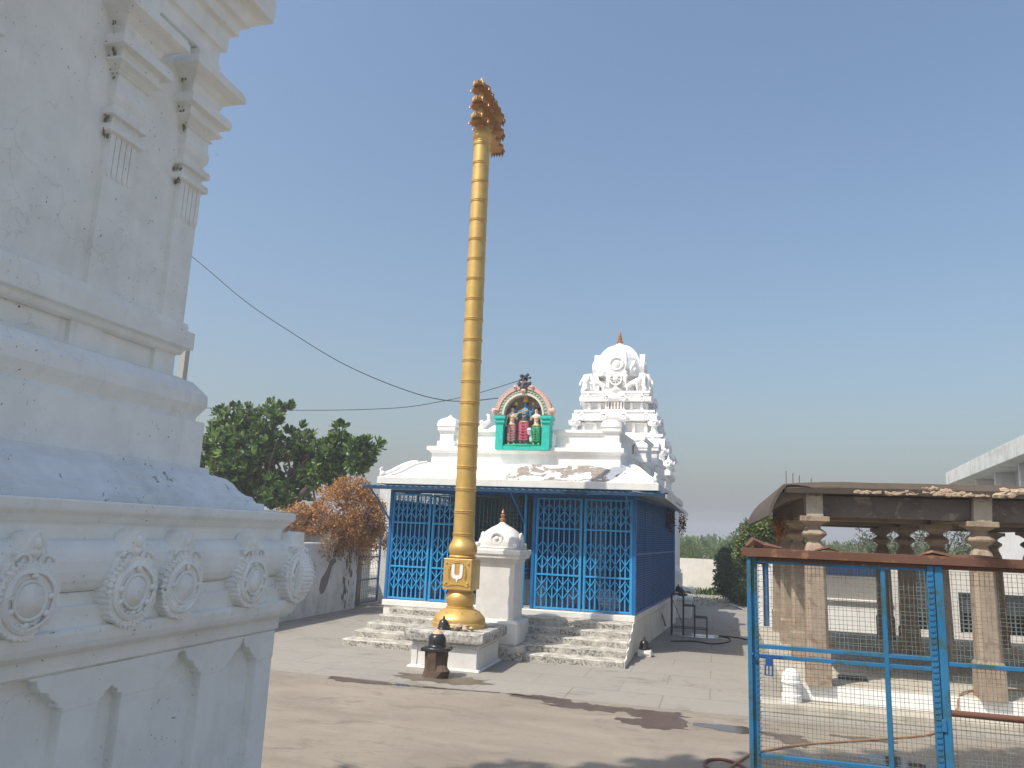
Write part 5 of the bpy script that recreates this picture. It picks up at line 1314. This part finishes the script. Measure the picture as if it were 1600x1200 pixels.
mb.build('trunk', 'trunk', tr, smooth=True)
lobes = [((-15.6, 24, 4.6), (1.75, 1.6, 1.25), 600), ((-15.9, 24, 6.0), (.35, .4, .5), 40), ((-14.6, 24, 6.0), (.3, .3, .45), 34), ((-15.2, 24, 6.15), (.25, .3, .4), 26), ((-13.9, 24, 5.0), (.35, .4, .5), 40), ((-11.35, 24, 4.95), (.4, .4, .3), 34), ((-12.5, 24, 5.35), (.3, .3, .35), 26), ((-16.9, 24.3, 4.9), (1.2, 1.2, 1.15), 300), ((-15.0, 23.8, 5.5), (1.15, 1.0, .7), 200), ((-14.9, 23.8, 3.7), (1.3, 1.3, 1.0), 320),
         ((-14.5, 24, 2.7), (.85, 1.0, 1.0), 170), ((-13.3, 23.9, 4.35), (.95, 1.0, .65), 190), ((-12.35, 24, 4.75), (.85, .8, .50), 170), ((-11.9, 24, 4.45), (.65, .6, .42), 90), ((-12.9, 24, 3.75), (.55, .6, .5), 70), ((-16.0, 24, 3.7), (1.2, 1, .8), 180), ((-17.6, 24, 4.2), (.8, .8, .9), 120), ((-16.6, 24, 5.9), (.7, .7, .5), 90)]
mb = MB()
for c, rr, n in lobes:
    for _ in range(int(n*.8)):
        th, ph = rnd.uniform(0, 2*pi), math.acos(rnd.uniform(-1, 1)); q = rnd.uniform(.45, 1.0)**.6*(1+.18*mnoise.noise(Vector((th, ph*2, c[0]))))
        d = Vector((sin(ph)*cos(th), sin(ph)*sin(th), cos(ph)))
        p = Vector((c[0]+d.x*rr[0]*q, c[1]+d.y*rr[1]*q, c[2]+d.z*rr[2]*q))
        if mnoise.noise(p*1.1+Vector((3, 0, 9))) < -.14: continue
        ax = (d+Vector((rnd.gauss(0, .35), rnd.gauss(0, .35), .75+rnd.gauss(0, .3)))).normalized()
        u = ax.orthogonal().normalized(); v = ax.cross(u)
        k = rnd.randint(6, 9); ph0 = rnd.uniform(0, 6)
        for j in range(k):                   # rosette of broad leaves at each twig end
            a = ph0+2*pi*j/k; out = (u*cos(a)+v*sin(a))
            dd = ax*rnd.uniform(.45, 1.3)+out*rnd.uniform(.7, 1.1)
            s_ = (dd.cross(out+ax*.1)).normalized() if dd.cross(out).length > .01 else v
            s_ = ax.cross(out).normalized(); dn = dd.normalized(); L = rnd.uniform(.20, .34); W = L*.19
            p1, p2 = p+dn*L*.45, p+dn*L*.8; nn = s_.cross(dn)
            mb.add([p, p1+s_*W*.8, p2+s_*W, p+dn*L-nn*L*.1, p2-s_*W, p1-s_*W*.8], [(0, 1, 2, 3), (0, 3, 4, 5)])
mb.build('crown', 'leaf_big', tr)

sh_t = thing('shade_tree', 'spreading tree behind the camera whose crown shades the foreground', 'tree', (1.0, -2.5, 0))
rnd = random.Random(303); mb = MB(); tw = MB()
tw.tube([(1.0, -2.5, 0), (.8, -2.3, 3), (.2, -1.2, 6), (-1.2, .3, 8.5), (-2.2, 1.4, 10.4)], [.28, .24, .2, .13, .06], 10)
tw.tube([(.6, -2.0, 4), (.4, -.8, 7.5), (-.4, 1.2, 10.2)], [.15, .1, .04], 8)
for c, rr in (((-8.0, .2, 11), 1.1), ((-6.7, .9, 11), 1.2), ((-5.2, 1.7, 11), 1.25), ((-3.8, 2.5, 11.1), 1.3), ((-2.3, 3.3, 11), 1.3), ((-.9, 4.0, 11), 1.2)):
    leaves(mb, c, int(900*rr*rr), rr, .24, rnd, shape=1.6, squash=(1, 1, .7))
mb.build('crown', 'leaf_dark', sh_t); tw.build('trunk', 'trunk', sh_t)
db = thing('dry_creeper', 'dried orange brown creeper heaped over the compound wall beside the blue side gate', 'creeper', (-10, 19.5, 0))
rnd = random.Random(55); mb = MB(); tw = MB()
for c, rr, n in [((-9.75, 19.3, 2.75), (1.05, 1.0, .62), 2300), ((-9.2, 19.5, 2.5), (.6, .9, .65), 1500), ((-9.55, 19.3, 3.25), (.55, .6, .38), 800), ((-10.5, 19.0, 2.45), (.7, .9, .45), 1000), ((-11.2, 19, 2.35), (.5, .8, .35), 300), ((-9.1, 20.0, 2.1), (.5, .8, .5), 700), ((-9.6, 19.8, 2.0), (.5, .8, .35), 500)]:
    for _ in range(n):
        d = Vector((rnd.gauss(0, 1), rnd.gauss(0, 1), rnd.gauss(0, 1))).normalized()*rnd.uniform(.5, 1.05)**.5
        p = Vector((c[0]+d.x*rr[0], c[1]+d.y*rr[1], c[2]+d.z*rr[2]))
        if mnoise.noise(p*2.2) < -.18: continue
        for _k in range(2): leaf(mb, p+Vector((rnd.gauss(0, .03), rnd.gauss(0, .03), rnd.gauss(0, .03))), Vector((rnd.gauss(0, 1), rnd.gauss(0, 1), rnd.gauss(-.5, 1))), rnd.uniform(.045, .085), rnd, 1.5, .5)
    for _ in range(40):
        d = Vector((rnd.gauss(0, 1), rnd.gauss(0, 1), rnd.gauss(0, 1))).normalized()
        a = Vector(c); b = Vector((c[0]+d.x*rr[0]*1.1, c[1]+d.y*rr[1], c[2]+d.z*rr[2]*1.05)); tw.tube([a, (a+b)/2+Vector((0, 0, .15)), b], [.012, .009, .004], 4)
for i in range(70):                          # hanging strands down the wall and over the gate
    y = rnd.uniform(18.4, 21.6); x = -9.82+rnd.uniform(-.05, .12); z = 2.1; L = rnd.uniform(.3, 1.0)*(1 if y > 20 else .75)
    pts = [(x-.1, y, z)]; 
    for k in range(6): pts.append((x+.05*sin(k+y), y+.05*sin(k*2+y), z-L*k/5))
    tw.tube(pts, .005, 4)
    for k in range(int(L*34)):
        t = rnd.random(); leaf(mb, Vector((x+.05*sin(5*t+y)+rnd.gauss(0, .03), y+rnd.gauss(0, .05), z-L*t)), Vector((rnd.gauss(0, .7), rnd.gauss(0, .7), -1)), rnd.uniform(.04, .075), rnd, 1.5, .5)
mb.build('dead_leaves', 'leaf_dry', db); tw.build('stems', 'twig', db)

def bush(name, label, cat, lobes, mat, lsize, dens, seed, base, group=None, shape=1.2, trunk=True, kind=None):
    t = thing(name, label, cat, base, group); rnd = random.Random(seed)
    mb = MB(); tw = MB()
    for c, rr in lobes:
        n = int(dens*rr[0]*rr[1]*rr[2]*8+dens*.3)
        for _ in range(n):
            d = Vector((rnd.gauss(0, 1), rnd.gauss(0, 1), rnd.gauss(0, 1))).normalized()*rnd.uniform(.25, 1)**.45
            d *= 1+.3*mnoise.noise(d*2.5+Vector(c))
            p = Vector((c[0]+d.x*rr[0], c[1]+d.y*rr[1], c[2]+d.z*rr[2]))
            if p.z < .03: continue
            leaf(mb, p, d*.8+Vector((rnd.gauss(0, .8), rnd.gauss(0, .8), .3+rnd.gauss(0, .8))), lsize*rnd.uniform(.6, 1.4), rnd, shape)
        for _ in range(7):
            d = Vector((rnd.gauss(0, 1), rnd.gauss(0, 1), abs(rnd.gauss(0, 1)))).normalized()
            a = Vector((base[0]*.3+c[0]*.7, base[1]*.3+c[1]*.7, max(.02, c[2]-rr[2]))); b = Vector((c[0]+d.x*rr[0]*1.1, c[1]+d.y*rr[1]*1.1, c[2]+d.z*rr[2]*1.1))
            tw.tube([Vector((base[0], base[1], 0)), a, b], [.04, .025, .006], 5)
    mb.build('leaves', mat, t); tw.build('stems', 'trunk', t)
    if kind: t['kind'] = kind
    return t
bush('dark_bush', 'dense dark green bush growing against the far cream wall', 'bush', [((.9, 31.6, .95), (.95, .9, .95)), ((1.7, 31, 1.2), (.9, .9, 1.2)), ((.55, 31.8, 1.6), (.5, .6, .5)), ((2.2, 30.5, 1.6), (.9, .9, 1.2)), ((1.4, 30.4, .5), (.7, .6, .55))], 'leaf_dark', .11, 1500, 61, (1.3, 31.3, 0), 'bushes at the far end of the courtyard')
bush('feathery_shrub', 'pale green feathery shrub rising behind the dark bush', 'bush', [((1.7, 33.5, 2.2), (1.1, .9, .95)), ((1.1, 33.8, 1.9), (.7, .8, .6)), ((2.8, 33.8, 2.4), (1.0, .9, .8))], 'leaf_thorn', .13, 500, 62, (1.8, 33.6, 0), 'bushes at the far end of the courtyard', shape=.7)
bush('variegated_plant', 'light green variegated shrub at the left edge of the stone hall roof', 'shrub', [((1.02, 21.3, 2.45), (.38, .5, .42)), ((1.45, 21.8, 2.6), (.4, .5, .45)), ((.85, 21.5, 2.05), (.4, .5, .35)), ((1.5, 21.8, 2.1), (.45, .5, .4)), ((1.3, 21.8, 1.5), (.5, .4, .5))], 'leaf_var', .085, 2600, 63, (1.25, 21.8, 0), shape=1.3)
mb = MB(); rnd = random.Random(64); leaves(mb, (1.15, 15.2, 2.60), 130, .14, .10, rnd, up=-1, shape=1.1, squash=(.8, 1, 1.5)); mb.tube([(1.15, 15.2, 2.95), (1.14, 15.2, 2.7)], .006, 4)
tag(mb.build('withered_leaf_bunch', 'leaf_dry'), 'withered tan leaf bunch hanging under the curved stone sunshade', 'garland')
bush('dusty_tree', 'thin dusty grey green small tree seen between the rear hall pillars', 'tree', [((5.9, 28, 2.6), (1.3, 1, .8)), ((7.4, 28.5, 2.7), (.9, .9, .9)), ((4.9, 28, 2.2), (.7, .7, .5)), ((8.2, 28, 2.1), (.7, .7, .6))], 'leaf_grey', .12, 190, 65, (6.3, 28, 0), shape=.9)
for i, (x, y, h, s_) in enumerate(((-2.8, 44, 2.3, 1.0), (-.4, 42, 2.2, .9), (1.9, 46, 2.7, 1.2), (4.4, 43, 2.5, 1.1), (7, 45, 2.6, 1.2), (10, 47, 3.0, 1.3), (-6, 46, 2.6, 1.2))):
    bush('thorn_shrub', ['wide flat thorn shrub over the far wall, nearest the temple corner', 'second thorn shrub over the far wall, just right of the temple', 'taller thorn shrub over the far wall above the dark bush', 'thorn shrub over the far wall behind the left hall pillars', 'thorn shrub behind the middle of the stone hall', 'highest thorn shrub behind the right end of the hall', 'thorn shrub hidden behind the temple tower'][i], 'shrub',
         [((x, y, h*.55), (1.5*s_, 1.1, h*.42)), ((x-1.0*s_, y+.4, h*.6), (1.0, 1, h*.33)), ((x+1.1*s_, y-.2, h*.62), (1.0, 1, h*.34))], 'leaf_thorn', .13, 150, 70+i, (x, y, 0), 'thorn shrubs beyond the far wall', shape=.6)
mb = MB(); rnd = random.Random(90)
for i in range(9000):
    x = rnd.uniform(-60, 90); y = rnd.uniform(60, 140); z = rnd.uniform(0, 1)**.7*(2.2+1.2*mnoise.noise(Vector((x*.15, y*.05, 0)))); leaf(mb, Vector((x, y, z)), Vector((rnd.gauss(0, 1), rnd.gauss(0, 1), 1)), rnd.uniform(.5, 1.0), rnd, 1.6)
tag(mb.build('distant_scrub', 'leaf_thorn'), 'distant band of scrub along the horizon beyond the far wall', 'scrub', kind='stuff')
mb = MB(); rnd = random.Random(91)
for i in range(500):
    x = rnd.uniform(-1.3, 1.2); y = 35.38-abs(rnd.gauss(0, .12)); leaf(mb, Vector((x, y, 0)), Vector((rnd.gauss(0, .4), rnd.gauss(0, .4), 1)), rnd.uniform(.08, .35), rnd, .6)
for i in range(300):
    x = rnd.uniform(-1.1, 1.2); y = rnd.uniform(29, 35); leaf(mb, Vector((x, y, 0.01)), Vector((rnd.gauss(0, 1), rnd.gauss(0, 1), .3)), rnd.uniform(.05, .1), rnd, 1.2)
tag(mb.build('weeds', 'leaf_thorn'), 'weeds and fallen leaves along the foot of the far wall', 'weeds', kind='stuff')

# ================================================================== HAZE
mb = MB(); mb.box(-450, 450, -40, 890, -1, 18)
mt = bpy.data.materials.new('thin_dust_haze'); mt.use_nodes = True
for nd in list(mt.node_tree.nodes):
    if nd.type == 'BSDF_PRINCIPLED': mt.node_tree.nodes.remove(nd)
pv = mt.node_tree.nodes.new('ShaderNodeVolumePrincipled'); pv.inputs['Density'].default_value = .0030
pv.inputs['Color'].default_value = (.96, .97, 1.0, 1); pv.inputs['Anisotropy'].default_value = .2
mt.node_tree.links.new(pv.outputs[0], mt.node_tree.nodes['Material Output'].inputs['Volume'])
mb.build('haze', mt, kind='stuff')
